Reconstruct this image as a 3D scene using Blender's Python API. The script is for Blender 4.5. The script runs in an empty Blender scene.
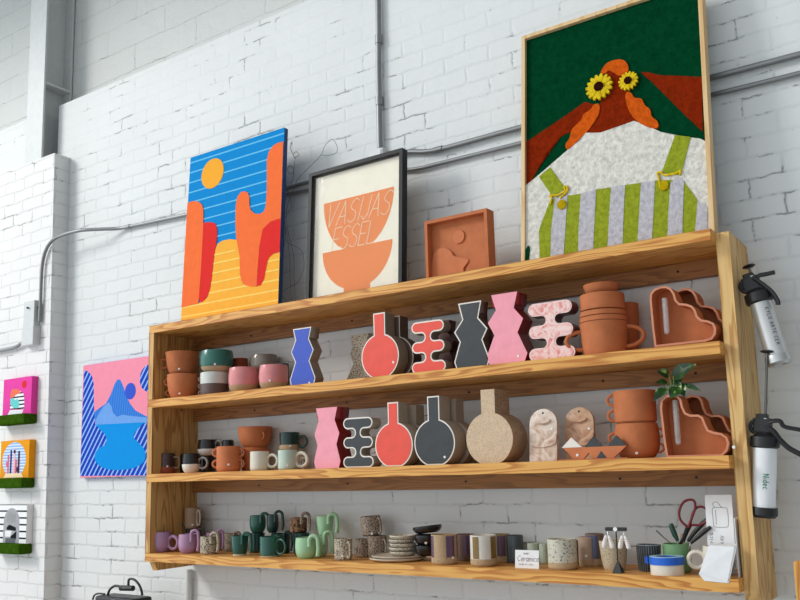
import bpy, bmesh, math, random
from math import sin, cos, pi, radians as rad
from mathutils import Vector, Matrix
from mathutils.geometry import tessellate_polygon
random.seed(7)
COL = bpy.context.scene.collection
Z0 = 1.30                      # height of the lowest shelf above the floor
WALL = 0.22                    # the shelf fronts are at y = 0, the brick wall at y = 0.22
S0, S1, S2, S3 = 0.82, 0.546, 0.2785, 0.0     # top faces of the four boards

# ------------------------------------------------------------------ colours, materials
def lin(c):
    return tuple(((x/255)/12.92 if x/255 <= .04045 else ((x/255+.055)/1.055)**2.4) for x in c) + (1.0,)
MATS = {}
class NT:
    def __init__(s, name):
        s.m = bpy.data.materials.new(name); s.m.use_nodes = True
        s.t = s.m.node_tree; s.b = s.t.nodes['Principled BSDF']
    def n(s, typ, **kw):
        nd = s.t.nodes.new('ShaderNode'+typ)
        for k, v in kw.items():
            if k in nd.inputs: nd.inputs[k].default_value = v
            else: setattr(nd, k, v)
        return nd
    def l(s, a, b): s.t.links.new(a, b)
    def coords(s, scale=(1,1,1), rot=(0,0,0)):
        tc = s.n('TexCoord'); mp = s.n('Mapping'); s.l(tc.outputs['Object'], mp.inputs['Vector'])
        mp.inputs['Scale'].default_value = scale; mp.inputs['Rotation'].default_value = rot
        return mp.outputs['Vector']
    def noise(s, vec, scale, detail=4, rough=.55):
        n = s.n('TexNoise'); n.inputs['Scale'].default_value = scale; n.inputs['Detail'].default_value = detail
        n.inputs['Roughness'].default_value = rough
        if vec: s.l(vec, n.inputs['Vector'])
        return n.outputs['Fac']
    def ramp(s, fac, stops, interp='LINEAR'):
        r = s.n('ValToRGB'); s.l(fac, r.inputs['Fac']); cr = r.color_ramp; cr.interpolation = interp
        while len(cr.elements) < len(stops): cr.elements.new(.5)
        for e, (p, c) in zip(cr.elements, stops): e.position = p; e.color = c
        return r.outputs['Color']
    def mix(s, fac, a, b, typ='MIX'):
        m = s.n('Mix', data_type='RGBA', blend_type=typ)
        for i, v in ((0, fac), (6, a), (7, b)):
            if hasattr(v, 'is_linked') or hasattr(v, 'links'): s.l(v, m.inputs[i])
            else: m.inputs[i].default_value = v
        return m.outputs[2]
    def math(s, op, a, b=0.0, clamp=False):
        m = s.n('Math', operation=op, use_clamp=clamp)
        for i, v in ((0, a), (1, b)):
            if hasattr(v, 'links'): s.l(v, m.inputs[i])
            else: m.inputs[i].default_value = v
        return m.outputs[0]
    def bump(s, h, dist, strength=1.0):
        b = s.n('Bump'); b.inputs['Distance'].default_value = dist; b.inputs['Strength'].default_value = strength
        s.l(h, b.inputs['Height']); s.l(b.outputs['Normal'], s.b.inputs['Normal'])
    def base(s, v):
        if hasattr(v, 'links'): s.l(v, s.b.inputs['Base Color'])
        else: s.b.inputs['Base Color'].default_value = v

def ceramic(name, c, rough=.35, speck=None, vary=.06, amount=.62, spscale=260, bump=.0006, spec=.5):
    """fired clay or glaze: slight tone variation, optional darker specks"""
    if name in MATS: return MATS[name]
    k = NT(name); v = k.coords()
    n = k.noise(v, 28, 3)
    c0 = lin(c); d = tuple(x*(1-vary*2.5) for x in c0[:3])+(1,)
    col = k.ramp(n, [(.3, d), (.7, c0)])
    if speck:
        sp = k.noise(v, spscale, 2, .6)
        mask = k.ramp(sp, [(amount, (0,0,0,1)), (amount+.04, (1,1,1,1))])
        col = k.mix(mask, col, lin(speck))
    k.base(col); k.b.inputs['Roughness'].default_value = rough
    k.b.inputs['Specular IOR Level'].default_value = spec
    k.bump(k.noise(v, 120, 4), bump, .6)
    MATS[name] = k.m; return k.m
def plain(name, c, rough=.5, metal=0.0, spec=.5, bump=0, bscale=200):
    if name in MATS: return MATS[name]
    k = NT(name); v = k.coords(); c0 = lin(c)
    k.base(k.ramp(k.noise(v, 35, 3), [(.3, tuple(x*.93 for x in c0[:3])+(1,)), (.7, c0)]))
    k.b.inputs['Roughness'].default_value = rough; k.b.inputs['Metallic'].default_value = metal
    k.b.inputs['Specular IOR Level'].default_value = spec
    if bump: k.bump(k.noise(v, bscale, 5), bump)
    MATS[name] = k.m; return k.m
def striped(name, c1, c2, ax, period, duty=.5, rough=.6):
    """two flat paints in straight stripes; ax = direction across the stripes in object space"""
    k = NT(name); tc = k.n('TexCoord')
    d = k.n('VectorMath', operation='DOT_PRODUCT'); k.l(tc.outputs['Object'], d.inputs[0]); d.inputs[1].default_value = ax
    f = k.math('FRACT', k.math('DIVIDE', d.outputs['Value'], period))
    m = k.math('GREATER_THAN', f, duty)
    k.base(k.mix(m, lin(c1), lin(c2))); k.b.inputs['Roughness'].default_value = .85; k.b.inputs['Specular IOR Level'].default_value = .12
    return k.m
def wood(name, axis, light=(246,188,100), dark=(182,102,32), seed=0.0, ring=9.0):
    """pine: wandering grain lines along `axis`, knots, fine fibre bump"""
    k = NT(name)
    sc = {'x': (.8, 9, 9), 'y': (9, .8, 9), 'z': (9, 9, .8)}[axis]
    tc = k.n('TexCoord'); mp = k.n('Mapping'); k.l(tc.outputs['Object'], mp.inputs['Vector'])
    mp.inputs['Scale'].default_value = sc; mp.inputs['Location'].default_value = (seed, seed*1.7, seed*.6)
    v = mp.outputs['Vector']
    n = k.noise(v, 1.35, 3, .5)
    rings = k.math('FRACT', k.math('MULTIPLY', n, ring*1.9))
    g = k.ramp(rings, [(0, (.1,.1,.1,1)), (.40, (.22,.22,.22,1)), (.80, (.95,.95,.95,1)), (.92, (.8,.8,.8,1)), (1, (.05,.05,.05,1))])
    sc2 = {'x': (6, 190, 190), 'y': (190, 6, 190), 'z': (190, 190, 6)}[axis]
    m2 = k.n('Mapping'); k.l(tc.outputs['Object'], m2.inputs['Vector']); m2.inputs['Scale'].default_value = sc2
    fib = k.noise(m2.outputs['Vector'], 1.0, 4, .6)
    tone = k.noise(v, .6, 2)
    col = k.mix(g, lin(light), lin(dark))
    col = k.mix(k.math('MULTIPLY', fib, .35), col, lin(tuple(int(x*.8) for x in dark)))
    col = k.mix(k.math('MULTIPLY', tone, .25), col, lin((232,184,112)))
    # knots
    vo = k.n('TexVoronoi'); vo.inputs['Scale'].default_value = 3.2
    m3 = k.n('Mapping'); k.l(tc.outputs['Object'], m3.inputs['Vector']); m3.inputs['Location'].default_value = (seed*2.1, .3, seed)
    m3.inputs['Scale'].default_value = {'x': (.7, 2, 2), 'y': (2, .7, 2), 'z': (2, 2, .7)}[axis]
    k.l(m3.outputs['Vector'], vo.inputs['Vector'])
    kn = k.ramp(vo.outputs['Distance'], [(.0, (1,1,1,1)), (.05, (.85,.85,.85,1)), (.075, (0,0,0,1))])
    col = k.mix(kn, col, lin((96,54,26)))
    k.base(col); k.b.inputs['Roughness'].default_value = .48
    k.b.inputs['Specular IOR Level'].default_value = .3
    k.bump(k.math('ADD', fib, k.math('MULTIPLY', g, .4)), .0006, .7)
    return k.m
def brick(name, plane='xz', tint=(224,226,224), bw=.165, bh=.0555, rough_amt=1.0, mortar=.0075, off=(0,0)):
    """thickly painted brickwork: soft mortar grooves, drips and pits, a little dirt in the cracks"""
    k = NT(name); tc = k.n('TexCoord'); sx = k.n('SeparateXYZ'); k.l(tc.outputs['Object'], sx.inputs[0])
    cx = k.n('CombineXYZ'); a, b = (0, 2) if plane == 'xz' else (1, 2)
    k.l(k.math('ADD', sx.outputs[a], off[0]), cx.inputs[0]); k.l(k.math('ADD', sx.outputs[b], off[1]), cx.inputs[1])
    # hand-laid wobble
    nw = k.n('TexNoise'); nw.inputs['Scale'].default_value = 9; nw.inputs['Detail'].default_value = 3; k.l(tc.outputs['Object'], nw.inputs['Vector'])
    sb = k.n('VectorMath', operation='SUBTRACT'); k.l(nw.outputs['Color'], sb.inputs[0]); sb.inputs[1].default_value = (.5,.5,.5)
    sm = k.n('VectorMath', operation='SCALE'); k.l(sb.outputs[0], sm.inputs[0]); sm.inputs['Scale'].default_value = .018
    ad = k.n('VectorMath', operation='ADD'); 
    n2 = k.n('TexNoise'); n2.inputs['Scale'].default_value = 42; n2.inputs['Detail'].default_value = 4; k.l(tc.outputs['Object'], n2.inputs['Vector'])
    s2 = k.n('VectorMath', operation='SUBTRACT'); k.l(n2.outputs['Color'], s2.inputs[0]); s2.inputs[1].default_value = (.5,.5,.5)
    m2 = k.n('VectorMath', operation='SCALE'); k.l(s2.outputs[0], m2.inputs[0]); m2.inputs['Scale'].default_value = .012
    a2 = k.n('VectorMath', operation='ADD'); k.l(sm.outputs[0], a2.inputs[0]); k.l(m2.outputs[0], a2.inputs[1])
    k.l(cx.outputs[0], ad.inputs[0]); k.l(a2.outputs[0], ad.inputs[1])
    br = k.n('TexBrick'); k.l(ad.outputs[0], br.inputs['Vector'])
    br.inputs['Scale'].default_value = 1; br.inputs['Brick Width'].default_value = bw; br.inputs['Row Height'].default_value = bh
    br.inputs['Mortar Size'].default_value = mortar; br.inputs['Mortar Smooth'].default_value = 1.0; br.inputs['Bias'].default_value = 0
    br.inputs['Color1'].default_value = (1,1,1,1); br.inputs['Color2'].default_value = (.86,.86,.86,1); br.inputs['Mortar'].default_value = (0,0,0,1)
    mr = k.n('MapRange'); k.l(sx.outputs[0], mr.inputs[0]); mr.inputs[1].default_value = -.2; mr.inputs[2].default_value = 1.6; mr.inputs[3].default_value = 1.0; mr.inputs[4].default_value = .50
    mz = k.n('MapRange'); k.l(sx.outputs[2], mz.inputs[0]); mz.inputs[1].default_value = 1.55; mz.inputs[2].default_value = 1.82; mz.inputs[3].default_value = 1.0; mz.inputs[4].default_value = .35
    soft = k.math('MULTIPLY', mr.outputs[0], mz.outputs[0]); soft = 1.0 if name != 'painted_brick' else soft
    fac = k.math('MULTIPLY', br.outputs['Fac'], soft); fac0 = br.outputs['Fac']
    big = k.noise(tc.outputs['Object'], 2.2, 3)
    grain = k.noise(tc.outputs['Object'], 55, 6, .65)
    lump = k.noise(tc.outputs['Object'], 17, 4, .6)
    c0 = lin(tint)
    col = k.ramp(big, [(.3, tuple(x*.94 for x in c0[:3])+(1,)), (.7, c0)])
    # grime and open cracks where mortar meets rough spots
    crk = k.math('MULTIPLY', k.math('GREATER_THAN', fac0, .80), k.ramp(k.noise(tc.outputs['Object'], 6.5, 6, .75), [(.55, (0,0,0,1)), (.61, (1,1,1,1))]))
    pit = k.ramp(k.noise(tc.outputs['Object'], 75, 3, .7), [(.71, (0,0,0,1)), (.75, (1,1,1,1))])
    pit = k.math('MULTIPLY', pit, k.ramp(k.noise(tc.outputs['Object'], 4.0, 4), [(.5, (0,0,0,1)), (.62, (1,1,1,1))]))
    col = k.mix(k.math('MULTIPLY', fac, k.ramp(k.noise(tc.outputs['Object'], 2.3, 3), [(.35, (.10,.10,.10,1)), (.65, (.30,.30,.30,1))])), col, lin((158,162,162)))
    col = k.mix(k.math('MULTIPLY', crk, .55), col, lin((84,82,78)))
    col = k.mix(k.math('MULTIPLY', pit, .5), col, lin((92,90,86)))
    k.base(col); k.b.inputs['Roughness'].default_value = .62; k.b.inputs['Specular IOR Level'].default_value = .3
    h = k.math('SUBTRACT', k.math('ADD', k.math('MULTIPLY', grain, .28*rough_amt), k.math('MULTIPLY', lump, .65*rough_amt)), k.math('MULTIPLY', fac, k.ramp(k.noise(tc.outputs['Object'], 3.1, 3), [(.3, (.18,.18,.18,1)), (.7, (.62,.62,.62,1))])))
    h = k.math('SUBTRACT', h, k.math('MULTIPLY', crk, .8)); h = k.math('SUBTRACT', h, k.math('MULTIPLY', pit, .9))
    k.bump(h, .0042, .8)
    return k.m
def felt(name, c, rough=1.0):
    if name in MATS: return MATS[name]
    k = NT(name); v = k.coords(); c0 = lin(c)
    n = k.noise(v, 70, 6, .7)
    k.base(k.ramp(n, [(.3, tuple(x*.62 for x in c0[:3])+(1,)), (.6, c0), (.85, tuple(min(1, x*1.15+.01) for x in c0[:3])+(1,))]))
    k.b.inputs['Roughness'].default_value = 1; k.b.inputs['Specular IOR Level'].default_value = .0
    k.bump(n, .006, 1); MATS[name] = k.m; return k.m
def marbled(name, cs, scale=22, rough=.15):
    k = NT(name); v = k.coords()
    nz = k.n('TexNoise'); nz.inputs['Scale'].default_value = scale; nz.inputs['Detail'].default_value = 3; nz.inputs['Distortion'].default_value = 1.6
    k.l(v, nz.inputs['Vector'])
    k.base(k.ramp(nz.outputs['Fac'], [(.25+.5*i/(len(cs)-1), lin(c)) for i, c in enumerate(cs)]))
    k.b.inputs['Roughness'].default_value = rough; k.bump(nz.outputs['Fac'], .0015, .6)
    MATS[name] = k.m; return k.m
def glass(name, c=(235,240,238), rough=.02, alpha=.25):
    k = NT(name); k.b.inputs['Transmission Weight'].default_value = 1; k.b.inputs['Roughness'].default_value = rough
    k.base(lin(c)); k.b.inputs['IOR'].default_value = 1.45; return k.m

# ------------------------------------------------------------------ mesh building
class MB:
    def __init__(s): s.v = []; s.f = []; s.m = []; s.sm = []
    def add(s, verts, faces, mi=0, smooth=False):
        o = len(s.v); s.v += [tuple(x) for x in verts]
        for f in faces: s.f.append(tuple(i+o for i in f)); s.m.append(mi); s.sm.append(smooth)
        return s
    def box(s, a, b, mi=0):
        (x0,y0,z0), (x1,y1,z1) = a, b
        v = [(x0,y0,z0),(x1,y0,z0),(x1,y1,z0),(x0,y1,z0),(x0,y0,z1),(x1,y0,z1),(x1,y1,z1),(x0,y1,z1)]
        return s.add(v, [(0,3,2,1),(4,5,6,7),(0,1,5,4),(1,2,6,5),(2,3,7,6),(3,0,4,7)], mi)
    def prism(s, poly, y0, y1, mi=0, smooth=True):
        """poly in x,z (counter-clockwise seen from -y) pushed from y0 to y1"""
        n = len(poly); v = [(x,y0,z) for x,z in poly]+[(x,y1,z) for x,z in poly]
        s.add(v, [tuple(range(n)), tuple(range(2*n-1, n-1, -1))], mi)
        o = len(s.v)-2*n
        for i in range(n):
            j = (i+1)%n; s.f.append((o+j,o+i,o+n+i,o+n+j)); s.m.append(mi); s.sm.append(smooth)
        return s
    def sheet(s, poly, y, mi=0):
        q = []
        for p in poly:
            if not q or abs(p[0]-q[-1][0])+abs(p[1]-q[-1][1]) > 1e-5: q.append(tuple(p))
        if abs(q[0][0]-q[-1][0])+abs(q[0][1]-q[-1][1]) < 1e-5: q.pop()
        if len(q) < 4: return s.add([(x,y,z) for x,z in q], [tuple(range(len(q)))], mi)
        fs = []
        for t in tessellate_polygon([[Vector((x,z,0)) for x,z in q]]):
            a, b, c = [Vector(q[i]) for i in t]
            cr = (b-a).x*(c-a).y-(b-a).y*(c-a).x
            if abs(cr) < 1e-12: continue
            fs.append(tuple(t) if cr > 0 else tuple(t)[::-1])
        return s.add([(x,y,z) for x,z in q], fs, mi)
    def lathe(s, prof, seg=40, mi=0, a0=0, a1=2*pi, cx=0, cy=0):
        full = abs(a1-a0-2*pi) < 1e-6; k = seg if full else seg+1; v = []
        for i in range(k):
            a = a0+(a1-a0)*i/seg
            for r, z in prof: v.append((cx+r*cos(a), cy+r*sin(a), z))
        n = len(prof); fs = []
        for i in range(seg):
            j = (i+1)%k if full else i+1
            for q in range(n-1): fs.append((i*n+q, j*n+q, j*n+q+1, i*n+q+1))
        return s.add(v, fs, mi, True)
    def tube(s, pts, r, seg=10, mi=0, closed=False, flat=1.0):
        pts = [Vector(p) for p in pts]; n = len(pts); v = []; fs = []
        up = None
        for i, p in enumerate(pts):
            if closed: t = pts[(i+1)%n]-pts[i-1]
            else: t = pts[min(i+1, n-1)]-pts[max(i-1, 0)]
            if t.length < 1e-9: t = Vector((0,0,1))
            t.normalize()
            if up is None:
                up = t.orthogonal().normalized()
            up = (up-t*up.dot(t)).normalized(); w = t.cross(up)
            rr_ = r[i] if isinstance(r, (list, tuple)) else r
            for q in range(seg):
                a = 2*pi*q/seg; v.append(p+up*(cos(a)*rr_)+w*(sin(a)*rr_*flat))
        m = n if closed else n-1
        for i in range(m):
            j = (i+1)%n
            for q in range(seg):
                q2 = (q+1)%seg; fs.append((i*seg+q, j*seg+q, j*seg+q2, i*seg+q2))
        if not closed: fs += [tuple(range(seg)), tuple(range(n*seg-1, (n-1)*seg-1, -1))]
        return s.add(v, fs, mi, True)
    def build(s, name, mats, parent=None, loc=None, rot=None, bevel=0, merge=True):
        me = bpy.data.meshes.new(name)
        bm = bmesh.new(); vs = [bm.verts.new(p) for p in s.v]
        for f, mi, sm in zip(s.f, s.m, s.sm):
            try: fc = bm.faces.new([vs[i] for i in f])
            except ValueError: continue
            fc.material_index = mi; fc.smooth = sm
        if merge: bmesh.ops.remove_doubles(bm, verts=bm.verts, dist=1e-6)
        big = [f for f in bm.faces if len(f.verts) > 4]
        if big: bmesh.ops.triangulate(bm, faces=big)
        if bevel:
            es = [e for e in bm.edges if len(e.link_faces) == 2 and e.calc_face_angle(0) > rad(40)]
            bmesh.ops.bevel(bm, geom=es, offset=bevel, segments=2, affect='EDGES', profile=.6)
        bmesh.ops.recalc_face_normals(bm, faces=bm.faces) if merge else None
        bm.to_mesh(me); bm.free()
        for m in (mats if isinstance(mats, (list, tuple)) else [mats]): me.materials.append(m)
        me.set_sharp_from_angle(angle=rad(38)) if any(s.sm) else None
        o = bpy.data.objects.new(name, me); COL.objects.link(o)
        if parent: o.parent = parent
        if loc: o.location = loc
        if rot: o.rotation_euler = rot
        return o
def thing(name, label, cat, loc=(0,0,0), rot=(0,0,0), group=None):
    o = bpy.data.objects.new(name, None); COL.objects.link(o); o.empty_display_size = .05
    o.location = (loc[0], loc[1], loc[2]+Z0); o.rotation_euler = rot
    o['label'] = label; o['category'] = cat
    if group: o['group'] = group
    return o
def solo(o, label, cat, loc=(0,0,0), rot=(0,0,0), group=None):
    o.location = (loc[0], loc[1], loc[2]+Z0); o.rotation_euler = rot
    o['label'] = label; o['category'] = cat
    if group: o['group'] = group
    return o
def struct(mb, name, mats, **kw):
    o = mb.build(name, mats, **kw); o.location = (0,0,Z0); o['kind'] = 'structure'; return o
def ccw(p):
    a = sum(p[i][0]*p[(i+1)%len(p)][1]-p[(i+1)%len(p)][0]*p[i][1] for i in range(len(p)))
    return p if a > 0 else p[::-1]
def inset(p, d):
    p = ccw(p); n = len(p); out = []
    for i in range(n):
        a, b, c = Vector(p[i-1]), Vector(p[i]), Vector(p[(i+1)%n])
        e1 = (b-a).normalized(); e2 = (c-b).normalized()
        n1 = Vector((-e1.y, e1.x)); n2 = Vector((-e2.y, e2.x)); m = (n1+n2)
        if m.length < 1e-6: m = n1
        m.normalize(); k = max(.35, m.dot(n1)); out.append(tuple(b+m*(d/k)))
    return out
def smooth_poly(p, it=2):
    for _ in range(it):
        q = []
        for i in range(len(p)):
            a = p[i]; b = p[(i+1)%len(p)]
            q += [(a[0]*.75+b[0]*.25, a[1]*.75+b[1]*.25), (a[0]*.25+b[0]*.75, a[1]*.25+b[1]*.75)]
        p = q
    return p
def spline(p, k=6, closed=False):
    """Catmull-Rom through 2-D or 3-D points"""
    p = [Vector(x) for x in p]; n = len(p); out = []
    for i in range(n if closed else n-1):
        g = (lambda j: p[j%n]) if closed else (lambda j: p[max(0, min(n-1, j))])
        a, b, c, d = g(i-1), g(i), g(i+1), g(i+2)
        for t in range(k):
            t /= k
            out.append(tuple(.5*((2*b)+(c-a)*t+(2*a-5*b+4*c-d)*t*t+(3*b-a-3*c+d)*t**3)))
    if not closed: out.append(tuple(p[-1]))
    return out
def circ(cx, cz, r, n=32, rz=None, a0=0, a1=2*pi):
    rz = rz or r; e = n if abs(a1-a0-2*pi) < 1e-6 else n+1
    return [(cx+r*cos(a0+(a1-a0)*i/n), cz+rz*sin(a0+(a1-a0)*i/n)) for i in range(e)]
def layers(name, items, mats, parent, y=0.0, step=.00012):
    """flat painted shapes laid on each other, one mesh, a hair apart"""
    mb = MB()
    for i, (poly, mi) in enumerate(items): mb.sheet(ccw(list(poly)), y-step*i, mi)
    return mb.build(name, mats, parent, merge=False)
FONT = {'V': [[(0,1),(.3,0),(.7,1)]], 'A': [[(0,0),(.35,1),(.7,0)],[(.12,.35),(.58,.35)]], 'J': [[(.5,1),(.5,.2),(.25,0),(0,.18)]],
 'S': [[(.6,.88),(.35,1),(.08,.85),(.1,.62),(.5,.42),(.55,.15),(.3,0),(0,.12)]], 'I': [[(.1,0),(.1,1)]], 'E': [[(.55,1),(0,1),(0,0),(.55,0)],[(0,.5),(.45,.5)]],
 'L': [[(0,1),(0,0),(.5,0)]], 'K': [[(0,0),(0,1)],[(.55,1),(0,.45),(.6,0)]], 'Y': [[(0,1),(.3,.5),(.6,1)],[(.3,.5),(.3,0)]],
 'O': [[(.3,1),(.05,.8),(0,.5),(.05,.2),(.3,0),(.55,.2),(.6,.5),(.55,.8),(.3,1)]], 'R': [[(0,0),(0,1),(.45,.95),(.5,.7),(.4,.5),(0,.48)],[(.25,.48),(.55,0)]],
 'T': [[(0,1),(.6,1)],[(.3,1),(.3,0)]], 'M': [[(0,0),(0,1),(.35,.4),(.7,1),(.7,0)]], 'C': [[(.55,.85),(.3,1),(.05,.75),(0,.5),(.05,.2),(.3,0),(.55,.15)]], 'N': [[(0,0),(0,1),(.55,0),(.55,1)]],
 'i': [[(.1,0),(.1,.6)],[(.1,.8),(.1,.86)]], 'd': [[(.42,1),(.42,0)],[(.42,.5),(.2,.62),(0,.3),(.2,0),(.42,.12)]], 'e': [[(0,.33),(.42,.33),(.36,.58),(.18,.63),(0,.3),(.18,0),(.42,.1)]],
 'c': [[(.4,.52),(.2,.62),(0,.3),(.2,0),(.4,.1)]], 'a': [[(.42,.6),(.42,0)],[(.42,.5),(.2,.62),(0,.3),(.2,0),(.42,.12)]], 'n': [[(0,0),(0,.6)],[(0,.45),(.25,.62),(.4,.45),(.4,0)]],
 'r': [[(0,0),(0,.6)],[(0,.4),(.25,.6)]], 'm': [[(0,0),(0,.6)],[(0,.45),(.15,.6),(.25,.45),(.25,0)],[(.25,.45),(.42,.6),(.5,.45),(.5,0)]], 'u': [[(0,.6),(0,.15),(.2,0),(.4,.15),(.4,.6)],[(.4,.2),(.4,0)]],
 's': [[(.35,.55),(.15,.6),(.05,.45),(.3,.25),(.3,.08),(.1,0),(0,.08)]], 'k': [[(0,0),(0,1)],[(.35,.6),(0,.25),(.4,0)]], 'y': [[(0,.6),(.2,.1)],[(.4,.6),(.1,-.3)]]}
def strokes(text, x, z, h, gap=.25, slant=0.0, rot=0.0, wid=1.0):
    out = []; cx = 0
    for ch in text:
        if ch == ' ': cx += .5*wid; continue
        g = FONT[ch]; w = max(px for s_ in g for px, _ in s_)
        for s_ in g:
            pts = [((cx+px*wid+pz*slant)*h, pz*h) for px, pz in s_]
            out.append([(x+a*cos(rot)-b*sin(rot), z+a*sin(rot)+b*cos(rot)) for a, b in pts])
        cx += w*wid+gap
    return out
def ribbon(mb, pts, w, y, mi=0):
    for (a, b) in zip(pts[:-1], pts[1:]):
        a, b = Vector(a), Vector(b); d = (b-a)
        if d.length < 1e-7: continue
        d.normalize(); n = Vector((-d.y, d.x))*w/2; e = d*w*.4
        q = [a-e-n, b+e-n, b+e+n, a-e+n]; mb.sheet([tuple(t) for t in q], y, mi)

# ------------------------------------------------------------------ shared materials
TERRA = ceramic('terracotta_clay', (196,116,72), .72, vary=.07, spec=.25)
TERRA2 = ceramic('terracotta_clay_orange', (205,122,78), .7, vary=.05, spec=.25)
TERRA_RED = ceramic('terracotta_clay_red', (160,82,58), .7, vary=.07, spec=.25)
SLIP = ceramic('white_slip', (236,228,216), .5, vary=.02)
STICK = plain('white_sticker', (244,240,236), .5)
CLAYG = ceramic('grey_brown_clay', (150,134,116), .7, vary=.07, spec=.25)
CLAYD = ceramic('dark_brown_clay', (112,92,80), .7, vary=.07, spec=.25)
TAN = ceramic('tan_clay', (186,158,122), .7, speck=(120,96,70), amount=.64, vary=.05)
GREEN = ceramic('teal_green_glaze', (38,92,78), .22)
GREEND = ceramic('dark_green_glaze', (22,58,52), .22)
MINT = ceramic('mint_glaze', (164,204,160), .35, vary=.03)
LILAC = ceramic('lilac_glaze', (176,134,166), .35, vary=.03)
CREAM = ceramic('cream_glaze', (222,218,200), .3, vary=.03)
SPECK = ceramic('speckled_cream_clay', (196,182,158), .55, speck=(78,62,50), amount=.53, spscale=230)
SPECK2 = ceramic('speckled_grey_clay', (166,148,128), .55, speck=(74,56,46), amount=.52, spscale=230)
PINKG = ceramic('pink_glaze', (224,142,142), .18, vary=.05)
BLACKG = ceramic('black_glaze', (36,34,34), .2)
MAROON = ceramic('maroon_clay', (96,52,46), .5)
BLACKP = plain('black_plastic', (26,26,27), .42, bump=.0003)
STEEL = plain('brushed_steel', (196,196,194), .34, metal=.9)
PAPER = plain('white_paper', (240,240,240), .8)

# ------------------------------------------------------------------ the setting
LEDGE = 2.012; PILX = -.842; PILY = .14; PILZ = 1.733; CX = -.965
B1 = brick('painted_brick', 'xz', off=(.06,.0065))
B2 = brick('painted_brick_pilaster', 'xz', tint=(232,231,228), bw=.15, off=(.02,.0))
B2s = brick('painted_brick_pilaster_side', 'yz', tint=(226,227,226), bw=.15)
B3 = brick('painted_block', 'xz', tint=(212,214,210), bw=.40, bh=.125, rough_amt=1.9, mortar=.004, off=(.1,.03))
PLASTER = brick('painted_render', 'xz', tint=(226,228,226), bw=3.0, bh=.7, rough_amt=.8)
def grid_wall(mb, x0, x1, z0, z1, y, mi=0, amp=.0, nx=1, nz=1):
    mb.add([(x0,y,z0),(x1,y,z0),(x1,y,z1),(x0,y,z1)], [(0,1,2,3)], mi)
w = MB()
w.box((CX+.0345, WALL, -Z0), (4.2, WALL+.4, LEDGE), 0)
# rounded end of the brick course beside the steel column
for i in range(8):
    a0 = pi/2*i/8; a1 = pi/2*(i+1)/8; c0x = CX+.035; r = .035
    w.add([(c0x-r*sin(a0), WALL+r-r*cos(a0), PILZ-.3), (c0x-r*sin(a1), WALL+r-r*cos(a1), PILZ-.3), (c0x-r*sin(a1), WALL+r-r*cos(a1), LEDGE), (c0x-r*sin(a0), WALL+r-r*cos(a0), LEDGE)], [(0,1,2,3)], 0, True)
# wall returning behind the column
w.box((-1.105, WALL+.09, -Z0), (CX+.04, WALL+.4, LEDGE), 0)
w.box((-4.2, WALL, -Z0), (-1.105, WALL+.4, LEDGE), 0)
struct(w, 'wall_back', [B1])
w = MB(); w.box((-4.2, WALL+.085, LEDGE-.02), (4.2, WALL+.4, 3.6)); struct(w, 'wall_upper', [B3])
# smooth render band sloping back above the pilaster, left of the column
w = MB(); w.add([(-4.2,PILY+.012,PILZ-.01),(-1.10,PILY+.012,PILZ-.01),(-1.10,WALL-.004,PILZ+.12),(-4.2,WALL-.004,PILZ+.12),(-4.2,WALL+.002,PILZ-.01),(-1.10,WALL+.002,PILZ-.01)], [(0,1,2,3),(0,4,5,1),(1,5,2),(0,3,4),(3,2,5,4)])
struct(w, 'trim_1', [PLASTER])
w = MB(); x1 = PILX+.055; w.add([(-4.2,PILY,-Z0),(x1,PILY,-Z0),(x1,WALL+.002,-Z0),(-4.2,WALL+.002,-Z0),(-4.2,PILY,PILZ),(PILX,PILY,PILZ),(PILX,WALL+.002,PILZ),(-4.2,WALL+.002,PILZ)], [(0,3,2,1),(4,5,6,7),(0,1,5,4),(1,2,6,5),(2,3,7,6),(3,0,4,7)])
o = struct(w, 'wall_pilaster', [B2, B2s])
for p in o.data.polygons:
    if abs(p.normal.x) > .9: p.material_index = 1
FLOORM = plain('concrete_floor', (186,186,186), .7, bump=.002, bscale=30)
w = MB(); w.box((-4.2, -6, -Z0-.1), (4.2, WALL+.4, -Z0)); struct(w, 'floor', [FLOORM])

w = MB(); w.box((-4.2, -1.2, 3.0), (4.2, WALL+.4, 3.15)); struct(w, 'ceiling_shade_strip', [plain('white_shade_strip', (200,200,198), .8)])  # unseen overhead strip, added and sized to dim the upper wall

# steel column on the pilaster
PAINT = plain('painted_steel', (205,208,206), .45, bump=.0006, bscale=14)
col = thing('steel_column', 'pale grey painted steel I-beam column standing on top of the brick pilaster', 'column', (-1.024, .222, PILZ))
MB().box((-.066,-.072,.002), (.064,-.062,1.9)).build('flange', PAINT, col, bevel=.0015)
MB().box((-.066,.068,.002), (.064,.078,1.9)).build('flange', PAINT, col, bevel=.0015)
MB().box((-.005,-.062,.002), (.005,.068,1.9)).build('web', PAINT, col)
MB().box((.005,-.061,.375), (.066,.067,.384)).build('stiffener_plate', PAINT, col)

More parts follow.
